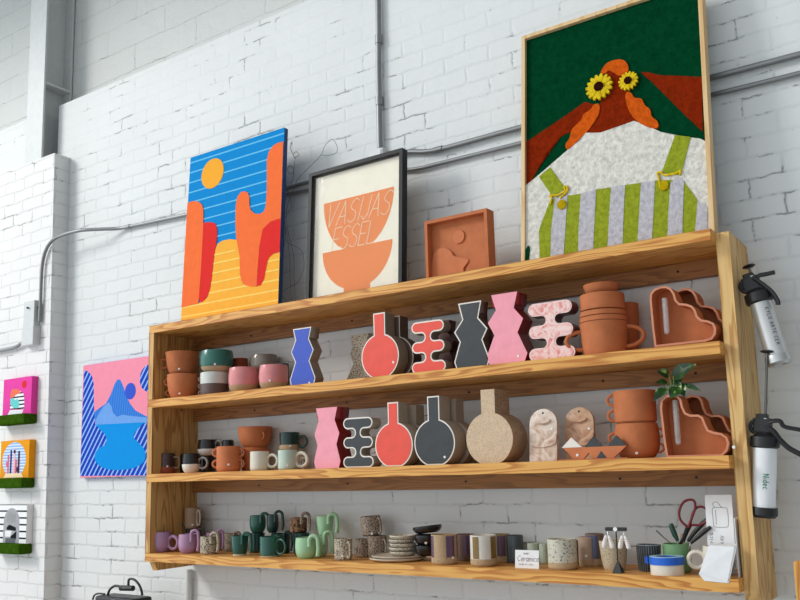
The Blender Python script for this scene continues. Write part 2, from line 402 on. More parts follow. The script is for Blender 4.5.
# ------------------------------------------------------------------ the shelf unit
WX = wood('pine_board', 'x'); WX2 = wood('pine_board_second', 'x', seed=3.1); WX3 = wood('pine_board_third', 'x', seed=7.7); WX4 = wood('pine_board_fourth', 'x', seed=12.3)
WZ = wood('pine_upright', 'z', light=(240,204,138), dark=(186,132,70), seed=1.3, ring=7); WZ2 = wood('pine_upright_left', 'z', light=(226,182,112), dark=(160,104,50), seed=5.1, ring=7)
WR = wood('pine_rail', 'x', light=(168,108,58), dark=(112,62,28), seed=9.1)
T = .0277; W = 2.0333
unit = thing('wall_shelf', 'long four-board pine shelf unit fixed to the white brick wall, full of pottery', 'shelf', (0,0,0))
for z, m in ((S0, WX), (S1, WX2), (S2, WX3), (S3, WX4)):
    b = MB()
    poly = [(.0,0),(W,0),(W,WALL-.002),(.0255,WALL-.002),(.0255,.019),(.0,.019)] if z != S0 else [(.0,0),(W,0),(W,WALL-.002),(.0,WALL-.002)]
    poly = [(x, y) for x, y in poly]
    n = len(poly); v = [(x,y,z-T) for x,y in poly]+[(x,y,z) for x,y in poly]
    b.add(v, [tuple(range(n)), tuple(range(2*n-1,n-1,-1))]+[(i,(i+1)%n,n+(i+1)%n,n+i) for i in range(n)])
    b.build('shelf_board', m, unit, bevel=.0012)
def side(x0, x1, y0, prof, m):
    n = len(prof); b = MB(); b.add([(x0,y,z) for y,z in prof]+[(x1,y,z) for y,z in prof], [tuple(range(n)), tuple(range(2*n-1,n-1,-1))]+[(i,(i+1)%n,n+(i+1)%n,n+i) for i in range(n)])
    return b.build('side_panel', m, unit, bevel=.0012)
fr = [(.0195,-.027),(.037,-.062),(WALL-.002,-.060),(WALL-.002,S0-T-.0005),(.0005,S0-T-.0005)]
for z in (S1, S2): fr += [(.0005,z+.0004),(.0195,z+.0004),(.0195,z-T-.0004),(.0005,z-T-.0004)]
fr += [(.0005,.0004),(.0195,.0004)]
side(.0003, .025, .0, fr, WZ2)
side(W+.0005, W+.0318, .044, [(.044,-.034),(.060,-.062),(WALL-.002,-.062),(WALL-.002,S0-.008),(.044,S0-.002)], WZ)
for z in (S0, S1, S2):
    MB().box((.0257, WALL-.025, z-T-.045), (W-.0005, WALL-.002, z-T-.0005)).build('back_rail', WR, unit, bevel=.001)
SCREW = plain('dark_screw', (40,34,30), .4, metal=.6)
for z in (S0, S1, S2):
    for x in (.35, .78, 1.22, 1.68, 1.9):
        m = MB(); m.lathe([(0,0),(.0035,0),(.0035,.002),(0,.002)], 12); m.build('screw', SCREW, unit, loc=(x+.02*sin(z*40+x*9), WALL-.0253, z-T-.022), rot=(pi/2,0,0))

# wooden post at the lower right edge of the view
b = MB(); b.add([(0,0,-1.2),(.09,0,-1.2),(.09,.02,-1.2),(0,.02,-1.2),(0,0,0),(.09,0,.03),(.09,.02,.03),(0,.02,0)], [(0,3,2,1),(4,5,6,7),(0,1,5,4),(1,2,6,5),(2,3,7,6),(3,0,4,7)])
solo(b.build('wooden_board', wood('pine_offcut', 'z', seed=15.0), bevel=.002), 'upright pale pine board whose end shows at the lower right corner', 'board', (2.1519, 0.0, 0.0432))

# ------------------------------------------------------------------ conduits
GALV = plain('galvanised_conduit', (138,140,140), .42, metal=.6)
GALVW = plain('conduit_painted_white', (214,216,214), .45)
def conduit(label, pts, r, mat, clips=(), k=8, grp=None):
    t = thing('conduit', label, 'conduit', (0,0,0), group=grp)
    m = MB(); m.tube(spline(pts, k), r, 14); m.build('tube', mat, t)
    for (x, y, z, ax) in clips:
        c = MB()
        if ax == 'x': c.tube([(x-.016,y,z),(x-.0155,y,z),(x+.0155,y,z),(x+.016,y,z)], r*1.25, 14)
        else: c.tube([(x,y,z-.016),(x,y,z-.0155),(x,y,z+.0155),(x,y,z+.016)], r*1.25, 14)
        c.build('coupling', mat, t)
    return t
conduit('upper of the two thin metal conduits running across the wall behind the framed art', [(4.1427, 0.205, 1.2806), (3.0175, 0.205, 1.283), (2.1997, 0.205, 1.2855), (1.8931, 0.205, 1.2874), (1.4435, 0.205, 1.2912), (1.229, 0.205, 1.29), (1.1473, 0.205, 1.291), (1.0962, 0.205, 1.2971), (1.0349, 0.205, 1.3113), (0.9737, 0.205, 1.3153), (0.9379, 0.203, 1.3153)], .0085, GALV, [(*(1.1524, 0.205, 1.291),'x'),(*(3.0175, 0.205, 1.283),'x')])
conduit('lower of the two thin metal conduits running across the wall behind the framed art', [(4.1427, 0.207, 1.2297), (3.0176, 0.207, 1.2321), (2.1998, 0.207, 1.2367), (1.8932, 0.207, 1.2405), (1.4436, 0.207, 1.2423), (1.1678, 0.207, 1.2442), (1.0657, 0.207, 1.2461), (0.9737, 0.207, 1.2593), (0.7695, 0.207, 1.2684), (0.5653, 0.207, 1.2733), (0.4632, 0.207, 1.2763), (0.3611, 0.207, 1.2762)], .0068, GALV)
conduit('metal conduit that bends off the wall and down the front of the brick pilaster', [(0.8715, 0.205, 1.304), (0.5856, 0.205, 1.3008), (0.4631, 0.205, 1.2987), (0.1568, 0.205, 1.3005), (-0.0341, 0.205, 1.3035), (-0.2515, 0.205, 1.3125), (-0.3944, 0.205, 1.3195), (-0.4557, 0.198, 1.3216), (-0.538, 0.165, 1.3259), (-0.6203, 0.134, 1.3292), (-0.7226, 0.127, 1.3292), (-0.8042, 0.127, 1.321), (-0.8552, 0.127, 1.2884), (-0.8806, 0.127, 1.2354), (-0.8877, 0.127, 1.1642), (-0.8875, 0.127, 1.0624), (-0.8874, 0.127, 0.9607)], .0075, GALV, [(*(-0.3995, 0.205, 1.3195),'x')])
conduit('vertical metal conduit rising to the top of the photo behind the framed bowl poster', [(0.9277, 0.205, 3.4546), (0.9268, 0.205, 2.6403), (0.9269, 0.205, 1.8872), (0.9221, 0.205, 1.6226), (0.9205, 0.205, 1.3478)], .0098, GALV, [(*(0.927, 0.205, 1.9279),'z'),(*(0.9255, 0.205, 1.7447),'z'),(*(0.9218, 0.205, 1.5208),'z')])
t = thing('junction_box', 'small white conduit fitting above the black-framed poster', 'electrical box', (0.9225, 0.198, 1.3225))
MB().box((-.03,-.012,-.022), (.022,.019,.022)).build('box', GALVW, t, bevel=.003)
MB().box((-.024,-.0145,-.016), (.016,-.0123,.016)).build('cover_plate', GALVW, t, bevel=.001)
conduit('white-painted pipe running down the wall below the left end of the shelf', [(0.0017, 0.204, -0.0768), (0.0022, 0.204, -0.4124), (0.003, 0.204, -0.9209), (0.0036, 0.204, -1.3175)], .0125, GALVW)
t = thing('electrical_box', 'small white metal box with cable gutter on the pilaster corner below the conduit', 'electrical box', (-0.9338,PILY-.0005,0.8588))
MB().box((-.052,-.036,0), (.036,0,.085)).build('box', PAINT, t, bevel=.003)
MB().box((-.052,-.030,.0855), (.028,0,.20)).build('cable_gutter', PAINT, t, bevel=.002)
for x in (-.012, .036):
    m = MB(); m.lathe([(0,0),(.004,0),(.005,.004),(.003,.009),(0,.009)], 10); m.build('screw', SCREW, t, loc=(x,-.032,.168) if x < 0 else (x-.006,-.012,.168), rot=(pi/2,0,0) if x < 0 else (0,pi/2,0))
conduit('short bent pipe entering the small white electrical box from the left', [(-0.9853, 0.122, 0.8772), (-1.018, 0.122, 0.8751), (-1.0588, 0.124, 0.8659), (-1.171, 0.124, 0.8618), (-1.6813, 0.124, 0.8605)], .008, GALV)

# ------------------------------------------------------------------ pictures
def leaning(name, label, cat, x, y, z, run, height):
    return thing(name, label, cat, (x, y, z), (-math.atan2(run, height), 0, 0))
# desert painting
BLUE = plain('sky_blue_paint', (10,136,206), .85, spec=.12); LBLUE = plain('pale_blue_paint', (104,190,232), .85, spec=.12)
SUN = plain('sun_orange_paint', (246,172,54), .85, spec=.12); ORG = plain('orange_paint', (247,116,60), .85, spec=.12); RED = plain('red_paint', (226,48,44), .85, spec=.12)
SAND = plain('sand_paint', (250,178,66), .85, spec=.12); YEL = plain('yellow_paint', (252,214,110), .85, spec=.12); NAVY = plain('canvas_edge_blue', (16,58,110), .6)
t = leaning('desert_painting', 'tall canvas with orange cacti, yellow sand and blue striped sky on top shelf', 'painting', .104, .06, .8205, .037, .655)
PW, PH = .482, .657
MB().box((0,.0008,0), (PW,.019,PH)).build('canvas', [NAVY], t, bevel=.001)
def bars(x0, x1, zs, hh): return [[(x0,z),(x1,z),(x1,z+hh),(x0,z+hh)] for z in zs]
it = [([(0,0),(PW,0),(PW,PH),(0,PH)], 0)]
it += [(p, 1) for p in bars(0, PW, [.632-.0405*k for k in range(9)], .0058)]
it += [(circ(*(0.1273, 0.5642), .059, 40), 2)]
sand = [(-0.0287, 0.075), (0.091, 0.0694), (0.1344, 0.0853), (0.1531, 0.1466), (0.1614, 0.255), (0.172, 0.2804), (0.1961, 0.2892), (0.2343, 0.2888), (0.2692, 0.28), (0.2873, 0.2628), (0.2938, 0.2388), (0.294, 0.1506), (0.3131, 0.1103), (0.3799, 0.0906), (0.4138, 0.1199), (0.4236, 0.1796), (0.4468, 0.1967), (0.4987, 0.1977)]
it += [([(0,0),(PW,0)]+[(min(PW,max(0,a)),b) for a,b in sand[::-1]], 3)]
def clip(poly_z0, x0, x1, hh=.0055): return [(x0,poly_z0),(x1,poly_z0),(x1,poly_z0+hh),(x0,poly_z0+hh)]
xs = {.026:(0,PW), .062:(0,PW), .098:(.098,PW), .134:(.125,PW), .170:(.138,PW), .206:(.148,PW), .238:(.152,.27)}
it += [(clip(z, a, b), 4) for z, (a, b) in xs.items()]
it += [(smooth_poly([(0.0825, 0.3771), (0.1189, 0.3755), (0.1519, 0.3666), (0.1673, 0.3492), (0.1721, 0.3052), (0.1592, 0.2359), (0.1522, 0.1339), (0.1409, 0.0946), (0.1192, 0.0746), (0.091, 0.0694), (0.0721, 0.2241)], 2), 5)]
rr2 = [(0.4933, 0.3189), (0.4648, 0.3194), (0.433, 0.3156), (0.3983, 0.2958), (0.3852, 0.2356), (0.3798, 0.0919), (0.3992, 0.0927), (0.4142, 0.1137), (0.423, 0.1613), (0.4329, 0.1867), (0.4547, 0.1978), (0.4987, 0.1977)]
it += [([(min(PW,a),b) for a,b in rr2], 5)]
og = spline([(0.0006, 0.4743), (0.0363, 0.4738), (0.0689, 0.4604), (0.0872, 0.4364), (0.0933, 0.3791), (0.0941, 0.2205), (0.091, 0.0694)], 5)
it += [([(0,a[1]) if i == 0 else a for i, a in enumerate(og)]+[(0, og[-1][1]-.004)], 6)]
bc = [(0.4933, 0.3189), (0.4648, 0.3194), (0.433, 0.3156), (0.3983, 0.2958), (0.3852, 0.2356), (0.3806, 0.1372), (0.3798, 0.0919), (0.3503, 0.0949), (0.3234, 0.1038), (0.3058, 0.1213), (0.2957, 0.1503), (0.2902, 0.2141), (0.2687, 0.2878), (0.2617, 0.347), (0.2594, 0.4123), (0.2661, 0.4435), (0.2825, 0.457), (0.3013, 0.4569), (0.3188, 0.4467), (0.3267, 0.427), (0.3283, 0.3983), (0.3362, 0.3775), (0.3571, 0.3606), (0.3822, 0.3544), (0.4015, 0.3607), (0.4086, 0.382), (0.4103, 0.4452), (0.4051, 0.5491), (0.4118, 0.5799), (0.4322, 0.5995), (0.4548, 0.6043), (0.4807, 0.603)]
it += [([(min(PW,a),b) for a,b in bc], 6)]
layers('painted_face', it, [BLUE,LBLUE,SUN,SAND,YEL,RED,ORG], t, y=0)

# poster in a black frame
t = leaning('framed_poster', 'black-framed poster of two stacked orange bowls with hand lettering on top shelf', 'picture', .707, .06, .8205, .025, .453)
FW, FH = .386, .456; FR = plain('black_frame', (14,14,16), .5, spec=.3)
m = MB(); a, b_ = .013, .013
m.prism([(0,0),(FW,0),(FW,a),(0,a)], 0, .028); m.prism([(0,FH-a),(FW,FH-a),(FW,FH),(0,FH)], 0, .028); m.prism([(0,a),(a,a),(a,FH-a),(0,FH-a)], 0, .028); m.prism([(FW-a,a),(FW,a),(FW,FH-a),(FW-a,FH-a)], 0, .028)
m.build('frame', FR, t)
CR = plain('cream_poster_paper', (246,238,216), .8); OB = plain('orange_ink', (240,134,52), .85, spec=.1); PL = plain('pale_ink', (255,226,180), .8)
MB().box((a,.020,a), (FW-a,.026,FH-a)).build('backing_board', plain('backing_board_brown', (150,120,90), .8), t)
it = [([(a+.002,a+.002),(FW-a-.002,a+.002),(FW-a-.002,FH-a-.002),(a+.002,FH-a-.002)], 0)]
it += [([(.145,a+.003),(.252,a+.003),(.252,.04),(.145,.04)], 1)]
it += [(circ(.195,.169,.142,40,a0=pi,a1=2*pi), 1)]
it += [(circ(.197,.342,.144,40,rz=.19,a0=pi,a1=2*pi), 1)]
layers('poster', it, [CR, OB], t, y=.0195)
m = MB()
for s_ in strokes('VASIJAS', .062, .255, .078, gap=.11, slant=.28, rot=.0, wid=.68): ribbon(m, spline(s_,3) if len(s_) > 4 else s_, .0026, .0180)
for s_ in strokes('ESSEL', .090, .170, .076, gap=.10, slant=.22, rot=.0, wid=.66): ribbon(m, spline(s_,3) if len(s_) > 4 else s_, .0026, .0180)
m.build('lettering', PL, t, merge=False)
k = NT('picture_glass'); k.b.inputs['Base Color'].default_value = (1,1,1,1); k.b.inputs['Roughness'].default_value = .03; k.b.inputs['Alpha'].default_value = .05; k.b.inputs['Specular IOR Level'].default_value = .8
MB().box((a,.0125,a), (FW-a,.0145,FH-a)).build('glazing', k.m, t)

# terracotta relief tile
t = thing('terracotta_relief', 'square terracotta wall tile with raised rim, sun disc and hills on top shelf', 'relief tile', (1.186,.054,.8205))
tw, th_ = .215, .189; r = .010
m = MB(); ring = [(0,0),(tw,0),(tw,th_),(0,th_)]
for p in ([(0,0),(tw,0),(tw,r),(0,r)], [(0,th_-r),(tw,th_-r),(tw,th_),(0,th_)], [(0,r),(r,r),(r,th_-r),(0,th_-r)], [(tw-r,r),(tw,r),(tw,th_-r),(tw-r,th_-r)]): m.prism(p, 0, .042)
m.prism([(r,r),(tw-r,r),(tw-r,th_-r),(r,th_-r)], .026, .042); m.build('tile', TERRA, t)
MB().prism(circ(.105,.128,.020,28), .021, .0262).build('sun_disc', TERRA2, t)
MB().prism(spline([(r+.002,r+.002),(r+.004,.075),(.03,.098),(.055,.102),(.078,.088),(.088,.072),(.115,.062),(.138,.050),(.120,.030),(.110,r+.002)],4,True), .0185, .0262).build('raised_hill', TERRA2, t)
MB().prism([(.120,r+.001),(.138,.050),(.160,.066),(.186,.080),(tw-r-.001,.078),(tw-r-.001,r+.001)], .0225, .0262).build('raised_hill', TERRA, t)

# felted portrait
FG = felt('felt_dark_green', (6,66,38)); FRD = felt('felt_rust_red', (140,42,14)); FO = felt('felt_orange', (222,96,26)); FWh = felt('felt_white', (236,232,220))
FOl = felt('felt_olive', (158,170,48)); FGy = felt('felt_pale_grey', (206,202,208)); FY = felt('felt_yellow', (240,206,40)); FMu = felt('felt_mustard', (196,168,20)); FBr = felt('felt_dark_brown', (52,20,18))
t = leaning('felt_portrait', 'big felted picture of a braided figure in striped overalls with sunflower eyes, pine frame', 'picture', 1.501, .06, .8205, .075, .718)
GW = .528; GH = .722; fz = .011
PF = wood('pale_pine_frame', 'z', light=(236,208,160), dark=(214,172,116), seed=2.2, ring=4)
for p in ([(0,0),(GW,0),(GW,fz),(0,fz)], [(0,GH-fz),(GW,GH-fz),(GW,GH),(0,GH)], [(0,fz),(fz,fz),(fz,GH-fz),(0,GH-fz)], [(GW-fz,fz),(GW,fz),(GW,GH-fz),(GW-fz,GH-fz)]): MB().prism(p, -.004, .03).build('frame_rail', PF, t)
MB().box((fz,.010,fz), (GW-fz,.026,GH-fz)).build('backing', FG, t)
X0, X1, ZA, ZB = fz, GW-fz, fz, GH-fz
def cl(p): return [(min(X1,max(X0,a)), min(ZB,max(ZA,b))) for a,b in p]
items = []
items.append(([(X0,ZA),(X1,ZA),(X1,ZB),(X0,ZB)], 0, 0))
items.append((cl([(0.0004, 0.3811), (0.1199, 0.4249), (0.1927, 0.4572), (0.222, 0.4396), (0.1798, 0.3872), (0.1194, 0.3693), (0.0761, 0.331), (0.0448, 0.2831), (-0.0057, 0.2329)]), 1, 2))
items.append((cl([(0.3545, 0.5004), (0.3762, 0.4918), (0.4082, 0.4736), (0.4503, 0.4595), (0.514, 0.4365), (0.5095, 0.2823), (0.4761, 0.3277), (0.4268, 0.3989), (0.4015, 0.4355), (0.3808, 0.4654), (0.3676, 0.4801)]), 1, 2))
items.append((cl([(0.197, 0.3553), (0.2091, 0.3763), (0.2395, 0.4408), (0.2437, 0.5069), (0.2619, 0.5383), (0.2932, 0.5224), (0.3149, 0.4853), (0.319, 0.43), (0.3234, 0.3871), (0.339, 0.3534), (0.2944, 0.3476), (0.2375, 0.3418)]), 1, 3))
items.append((smooth_poly([(0.24, 0.5253), (0.2444, 0.5407), (0.2582, 0.555), (0.278, 0.5592), (0.3054, 0.5535), (0.3191, 0.5357), (0.3224, 0.5133), (0.3109, 0.5047), (0.2928, 0.5055), (0.2788, 0.5208), (0.2646, 0.5325), (0.2558, 0.5248)],1), 2, 5))
items.append((smooth_poly([(0.3112, 0.4533), (0.3278, 0.4454), (0.3345, 0.4255), (0.3564, 0.4204), (0.3612, 0.3972), (0.3781, 0.3824), (0.3784, 0.359), (0.3966, 0.3425), (0.3984, 0.3189), (0.3709, 0.3274), (0.3348, 0.3604), (0.318, 0.3945), (0.3105, 0.4265)],2), 2, 6))
items.append((smooth_poly([(0.2191, 0.4417), (0.2382, 0.4375), (0.2353, 0.4055), (0.212, 0.3755), (0.1959, 0.3604), (0.178, 0.3451), (0.1563, 0.3282), (0.1371, 0.3208), (0.1325, 0.3415), (0.1483, 0.3557), (0.151, 0.3807), (0.1691, 0.3931), (0.1836, 0.4026), (0.1886, 0.4208), (0.2099, 0.4247)],2), 2, 6))
shirt = [(-0.0059, 0.3324), (0.0323, 0.3169), (0.1189, 0.3143), (0.1431, 0.3236), (0.1791, 0.3418), (0.1959, 0.3604), (0.2087, 0.3552), (0.2376, 0.3495), (0.2946, 0.3535), (0.3326, 0.3592), (0.3711, 0.3331), (0.4023, 0.3087), (0.4332, 0.2909), (0.4738, 0.2748), (0.5036, 0.2632), (0.5206, 0.2517)]
items.append((cl([(X0,ZA)]+[(0.0102, 0.1837), (0.0086, 0.2436), (0.0416, 0.2608), (0.0689, 0.2775)]+shirt[3:]+[(X1,ZA)]), 3, 6))
def bb(*a): return a
items.append((cl([(0.0533, 0.2612), (0.0881, 0.2806), (0.1343, 0.2062), (0.0937, 0.1918)]), 4, 8))
items.append((cl([(0.4409, 0.2889), (0.4801, 0.2732), (0.4505, 0.1735), (0.4021, 0.1929)]), 4, 8))
bib = [(0.0548, 0.0045), (0.0528, 0.1003), (0.086, 0.1792), (0.1102, 0.1868), (0.14, 0.1842), (0.1768, 0.1815), (0.2236, 0.1845), (0.2638, 0.1815), (0.3039, 0.1798), (0.3459, 0.1761), (0.3877, 0.1738), (0.4233, 0.1672), (0.458, 0.1559), (0.4899, 0.0967), (0.4834, 0.0061)]
items.append((cl([(bib[0][0],ZA)]+bib[1:-1]+[(bib[-1][0],ZA)]), 4, 8))
for q in ([(0.0879, -0.001), (0.09, 0.0933), (0.1027, 0.1832), (0.1401, 0.1849), (0.1332, 0.0997), (0.1263, -0.0001)], [(0.1683, -0.0), (0.1709, 0.0781), (0.1789, 0.181), (0.2229, 0.1846), (0.217, 0.0979), (0.211, -0.0002)],
          [(0.2514, -0.0001), (0.2559, 0.0762), (0.2652, 0.1819), (0.3039, 0.1798), (0.2976, 0.0962), (0.2924, -0.0002)], [(0.3325, -0.0004), (0.3392, 0.0879), (0.3472, 0.1765), (0.3844, 0.1738), (0.3777, 0.094), (0.3706, -0.0003)],
          [(0.4105, -0.0007), (0.4163, 0.0862), (0.4242, 0.1587), (0.4428, 0.1725), (0.4586, 0.1551), (0.4535, 0.0922), (0.4484, -0.0008)], [(0.4795, 0.0002), (0.4839, 0.0458), (0.4899, 0.0954), (0.5122, 0.0734), (0.5088, 0.0014)]):
    items.append((cl(ccw(q)), 5, 9))
items.append((cl([(X0,ZA)]+[(0.0119, 0.0484), (0.0197, 0.0604), (0.0243, 0.0536), (0.0228, 0.0318), (0.0258, 0.0092)][:4]+[(.02,ZA)]), 0, 9))
m = MB()
for p, mi, lv in items:
    p = ccw(p)
    m.prism(p, .008-lv*.0009, .0105, mi, False)
m.build('felt_picture', [FG, FRD, FO, FWh, FOl, FGy], t, merge=False)
for (cx, cz), R1, R2 in (((0.2386, 0.4851), .040, .0135), ((0.322, 0.4784), .028, .0105)):
    s = MB(); n = 15
    for i in range(n):
        a = 2*pi*i/n+.1; ux, uz = cos(a), sin(a); w_ = R1*.17
        pr = [(cx+ux*R2*.6-uz*w_*.4, cz+uz*R2*.6+ux*w_*.4), (cx+ux*R2*.6+uz*w_*.4, cz+uz*R2*.6-ux*w_*.4), (cx+ux*R1*.7+uz*w_, cz+uz*R1*.7-ux*w_), (cx+ux*R1*.97+uz*w_*.4, cz+uz*R1*.97-ux*w_*.4), (cx+ux*R1*.97-uz*w_*.4, cz+uz*R1*.97+ux*w_*.4), (cx+ux*R1*.7-uz*w_, cz+uz*R1*.7+ux*w_)]
        s.prism(ccw(pr), -.0045-(i%2)*.001, .003)
    fl = s.build('sunflower_petals', FY, t, merge=False)
    MB().prism(circ(cx,cz,R2,20), -.009, .0).build('flower_centre', FBr, fl)
for pts_, (cx, cz) in (([(0.0889, 0.1674), (0.0937, 0.1926), (0.0861, 0.1919), (0.0952, 0.1945), (0.1103, 0.1913), (0.1328, 0.1991), (0.1314, 0.212), (0.1403, 0.2086), (0.1372, 0.1944), (0.1177, 0.18)], (0.1234, 0.1603)),
                       ([(0.398, 0.1506), (0.3945, 0.1807), (0.3916, 0.1918), (0.3995, 0.1935), (0.4109, 0.1825), (0.4367, 0.1808), (0.4445, 0.1831), (0.4509, 0.1851), (0.4493, 0.1751)], (0.4066, 0.1543))):
    s = MB(); s.tube([(x,-.0015,z) for x,z in spline(pts_,4)], .0028, 8); b2 = s.build('overall_clasp', FY, t)
    MB().prism(circ(cx,cz,.013,20,rz=.014), -.004, .002).build('button', FMu, b2)

# pink and blue canvas hung left of the shelf
t = thing('mountain_painting', 'pink and blue canvas of a mountain and pond hung left of the shelf', 'painting', (-.6655,.198,.2745))
CW, CH = .50, .477; PK = plain('pink_paint', (240,132,158), .55); PO = plain('pond_blue_paint', (8,146,226), .85, spec=.12); MTL = plain('pale_mountain_paint', (112,164,232), .85, spec=.12); SB = plain('royal_blue_paint', (58,90,206), .85, spec=.12)
ST = striped('blue_white_diagonal_paint', (22,66,182), (150,186,238), (.80,0,-.60), .0235, .68); ST2 = striped('blue_mountain_striped_paint', (40,112,206), (74,140,222), (.98,0,.15), .011, .6)
MB().box((0,.0008,0), (CW,.0215,CH)).build('canvas', SB, t, bevel=.0006)
def sh(p, dx=0, dz=0): return [(min(CW,max(0,a+dx)), min(CH,max(0,b+dz))) for a,b in p]
it = [([(0,0),(CW,0),(CW,CH),(0,CH)], 0)]
it.append((sh([(-0.0068, 0.0073), (0.0057, 0.4542), (0.0338, 0.4498), (0.0625, 0.4261), (0.0747, 0.3925), (0.0801, 0.3062), (0.0929, 0.2202), (0.2232, 0.2087), (0.426, 0.2116), (0.4995, 0.2165), (0.5049, -0.0026)]), 1))
it.append((sh([(0.0817, 0.27), (0.1171, 0.2867), (0.161, 0.3027), (0.1891, 0.3365), (0.2166, 0.3831), (0.2334, 0.3987), (0.2509, 0.3954), (0.2691, 0.3678), (0.2906, 0.3246), (0.3172, 0.2906), (0.3518, 0.261), (0.4254, 0.2314), (0.4261, 0.2072), (0.0975, 0.2181)]), 2))
it.append((sh([(0.093, 0.2183), (0.1008, 0.2462), (0.1251, 0.273), (0.1495, 0.2941), (0.1785, 0.3072), (0.1968, 0.2892), (0.2096, 0.2604), (0.2363, 0.2431), (0.2676, 0.2496), (0.3104, 0.2434), (0.4255, 0.2296), (0.4261, 0.2099)]), 3))
it.append((sh(spline([(0.096, 0.2182), (0.1361, 0.1899), (0.1666, 0.1652), (0.165, 0.1328), (0.1242, 0.1205), (0.0983, 0.0981), (0.0996, 0.0683), (0.1423, 0.0412), (0.2012, 0.0288), (0.2728, 0.0262), (0.3562, 0.0341), (0.4035, 0.0523), (0.4176, 0.0785), (0.4059, 0.1073), (0.3738, 0.1317), (0.3412, 0.1565), (0.3652, 0.186), (0.4056, 0.2118)],4)), 4))
sun_ = (0.3155, 0.343); it.append((circ(sun_[0], sun_[1], .034, 28, rz=.034), 5))
bl = (0.421, 0.3878); it.append((circ(bl[0]+.01, bl[1], .058, 28, rz=.055), 1))
layers('painted_face', it, [PK, ST, ST2, MTL, PO, SB], t)

# three small canvases with moss ledges on the pilaster
MOSS = felt('green_moss', (58,92,20)); MOSS2 = MOSS
def moss(t, x0, x1, z0, z1):
    m = MB(); m.box((x0,-.034,z0), (x1,.0295,z1)); o = m.build('moss_strip', MOSS, t, bevel=.008)
    return o
SX = -1.117; SWd = .216
def small(label, z, sidem): 
    t = thing('small_canvas', label, 'painting', (SX, PILY-.0305, z), group=None)
    MB().box((0,.0008,0), (SWd,.0295,.167)).build('canvas', sidem, t, bevel=.001); moss(t, -.018, SWd+.004, -.040, .004)
    return t
HP = plain('hot_pink_paint', (232,72,164), .85, spec=.12); HPd = HP; CY = plain('cyan_paint', (110,206,204), .85, spec=.12); WH = plain('white_paint', (240,240,240), .85, spec=.12); BK = plain('black_paint', (24,24,28), .85, spec=.12)
t = small('pink canvas with a striped cup and red dot, topmost of three on the pilaster', .5525, HP)
SE = striped('black_white_bars', (240,240,240), (24,24,28), (0,0,1), .017, .62); OR2 = plain('coral_paint', (240,120,90), .85, spec=.12)
q = lambda pts_, z: [(a-SX, b-z) for a,b in pts_]
it = [([(0,0),(SWd,0),(SWd,.167),(0,.167)], 0)]
it.append((q([(-1.0782, 0.558), (-1.0592, 0.5805), (-0.9571, 0.576), (-0.9687, 0.5557)], .5525), 1))
it.append((q([(-1.0594, 0.5835), (-1.0595, 0.6548), (-1.0398, 0.6682), (-0.9881, 0.6602), (-0.962, 0.6477), (-0.9519, 0.6177), (-0.9522, 0.578)], .5525), 2))
it.append((q([(-1.06, 0.634), (-1.0616, 0.655), (-1.0503, 0.6708), (-1.0196, 0.6727), (-0.9905, 0.6645), (-0.9874, 0.6496), (-1.0176, 0.6447), (-1.0394, 0.6344)], .5525), 3))
it.append((q([(-1.0601, 0.6073), (-1.0578, 0.6321), (-1.0372, 0.6324), (-1.0242, 0.6226), (-1.0081, 0.6263), (-0.9935, 0.6205), (-0.9885, 0.5938), (-1.0031, 0.5847), (-1.0287, 0.5863), (-1.0501, 0.5977)], .5525), 4))
c_ = (-0.9577, 0.6874); it.append((circ(c_[0]-SX, c_[1]-.5525, .017, 20), 5))
layers('painted_face', it, [HP, WH, SE, OR2, CY, RED], t)
t = small('orange canvas with a blue striped oval and cacti, middle of three on the pilaster', .277, plain('amber_paint', (238,158,30), .85, spec=.12))
SO = striped('pale_blue_white_bars', (150,186,232), (226,232,240), (0,0,1), .0125, .6)
it = [([(0,0),(SWd,0),(SWd,.167),(0,.167)], 0), (circ(.105,.082,.088,36,rz=.078), 1)]
for x0, z0, z1, c in ((.055,.02,.105,2),(.075,.02,.125,3),(.045,.055,.075,2),(.115,.02,.085,2),(.135,.02,.12,4),(.125,.03,.05,4),(.100,.02,.13,5)):
    it.append(([(x0,z0),(x0+.013,z0),(x0+.013,z1),(x0,z1)], c))
it.append(([(.03,.006),(.18,.006),(.165,.024),(.045,.024)], 6)); it.append((circ(.108,.118,.008,16), 4))
layers('painted_face', it, [MATS['amber_paint'], SO, plain('rose_paint', (226,104,130), .85, spec=.12), plain('indigo_paint', (40,50,110), .85, spec=.12), plain('plum_paint', (70,40,60), .85, spec=.12), plain('blush_paint', (248,190,200), .85, spec=.12), PL], t)
t = small('black and white striped canvas with a grey arch, lowest of three on the pilaster', .0, WH)
SG = striped('white_black_bars', (240,240,240), (20,20,24), (0,0,1), .0285, .76); GR = plain('grey_paint', (170,170,174), .85, spec=.12); GD = plain('dark_grey_paint', (104,106,112), .85, spec=.12)
HT = striped('hatched_paint', (24,24,28), (235,235,235), (.7,0,.7), .009, .6)
arch = [(.045,.0),(.045,.09)]+[(.105-.06*cos(a), .09+.062*sin(a)) for a in [pi*i/14 for i in range(15)]]+[(.165,.09),(.165,0)]
it = [([(0,0),(SWd,0),(SWd,.167),(0,.167)], 0), (arch, 1), (spline([(.07,.09),(.075,.125),(.10,.14),(.13,.12),(.14,.095),(.10,.09)],4,True), 2), ([(.07,.07),(.09,.082),(.14,.07),(.14,.055),(.07,.06)], 3),
      ([(.06,.03),(.06,.055),(.11,.055),(.10,.03)], 4), ([(.10,.03),(.145,.055),(.145,.02),(.11,.018)], 3), ([(.065,.001),(.14,.001),(.14,.024),(.065,.024)], 5)]
layers('painted_face', it, [SG, GR, HT, BK, WH, GD], t)
for o_ in bpy.data.objects:
    if o_.name.startswith('small_canvas'): pass

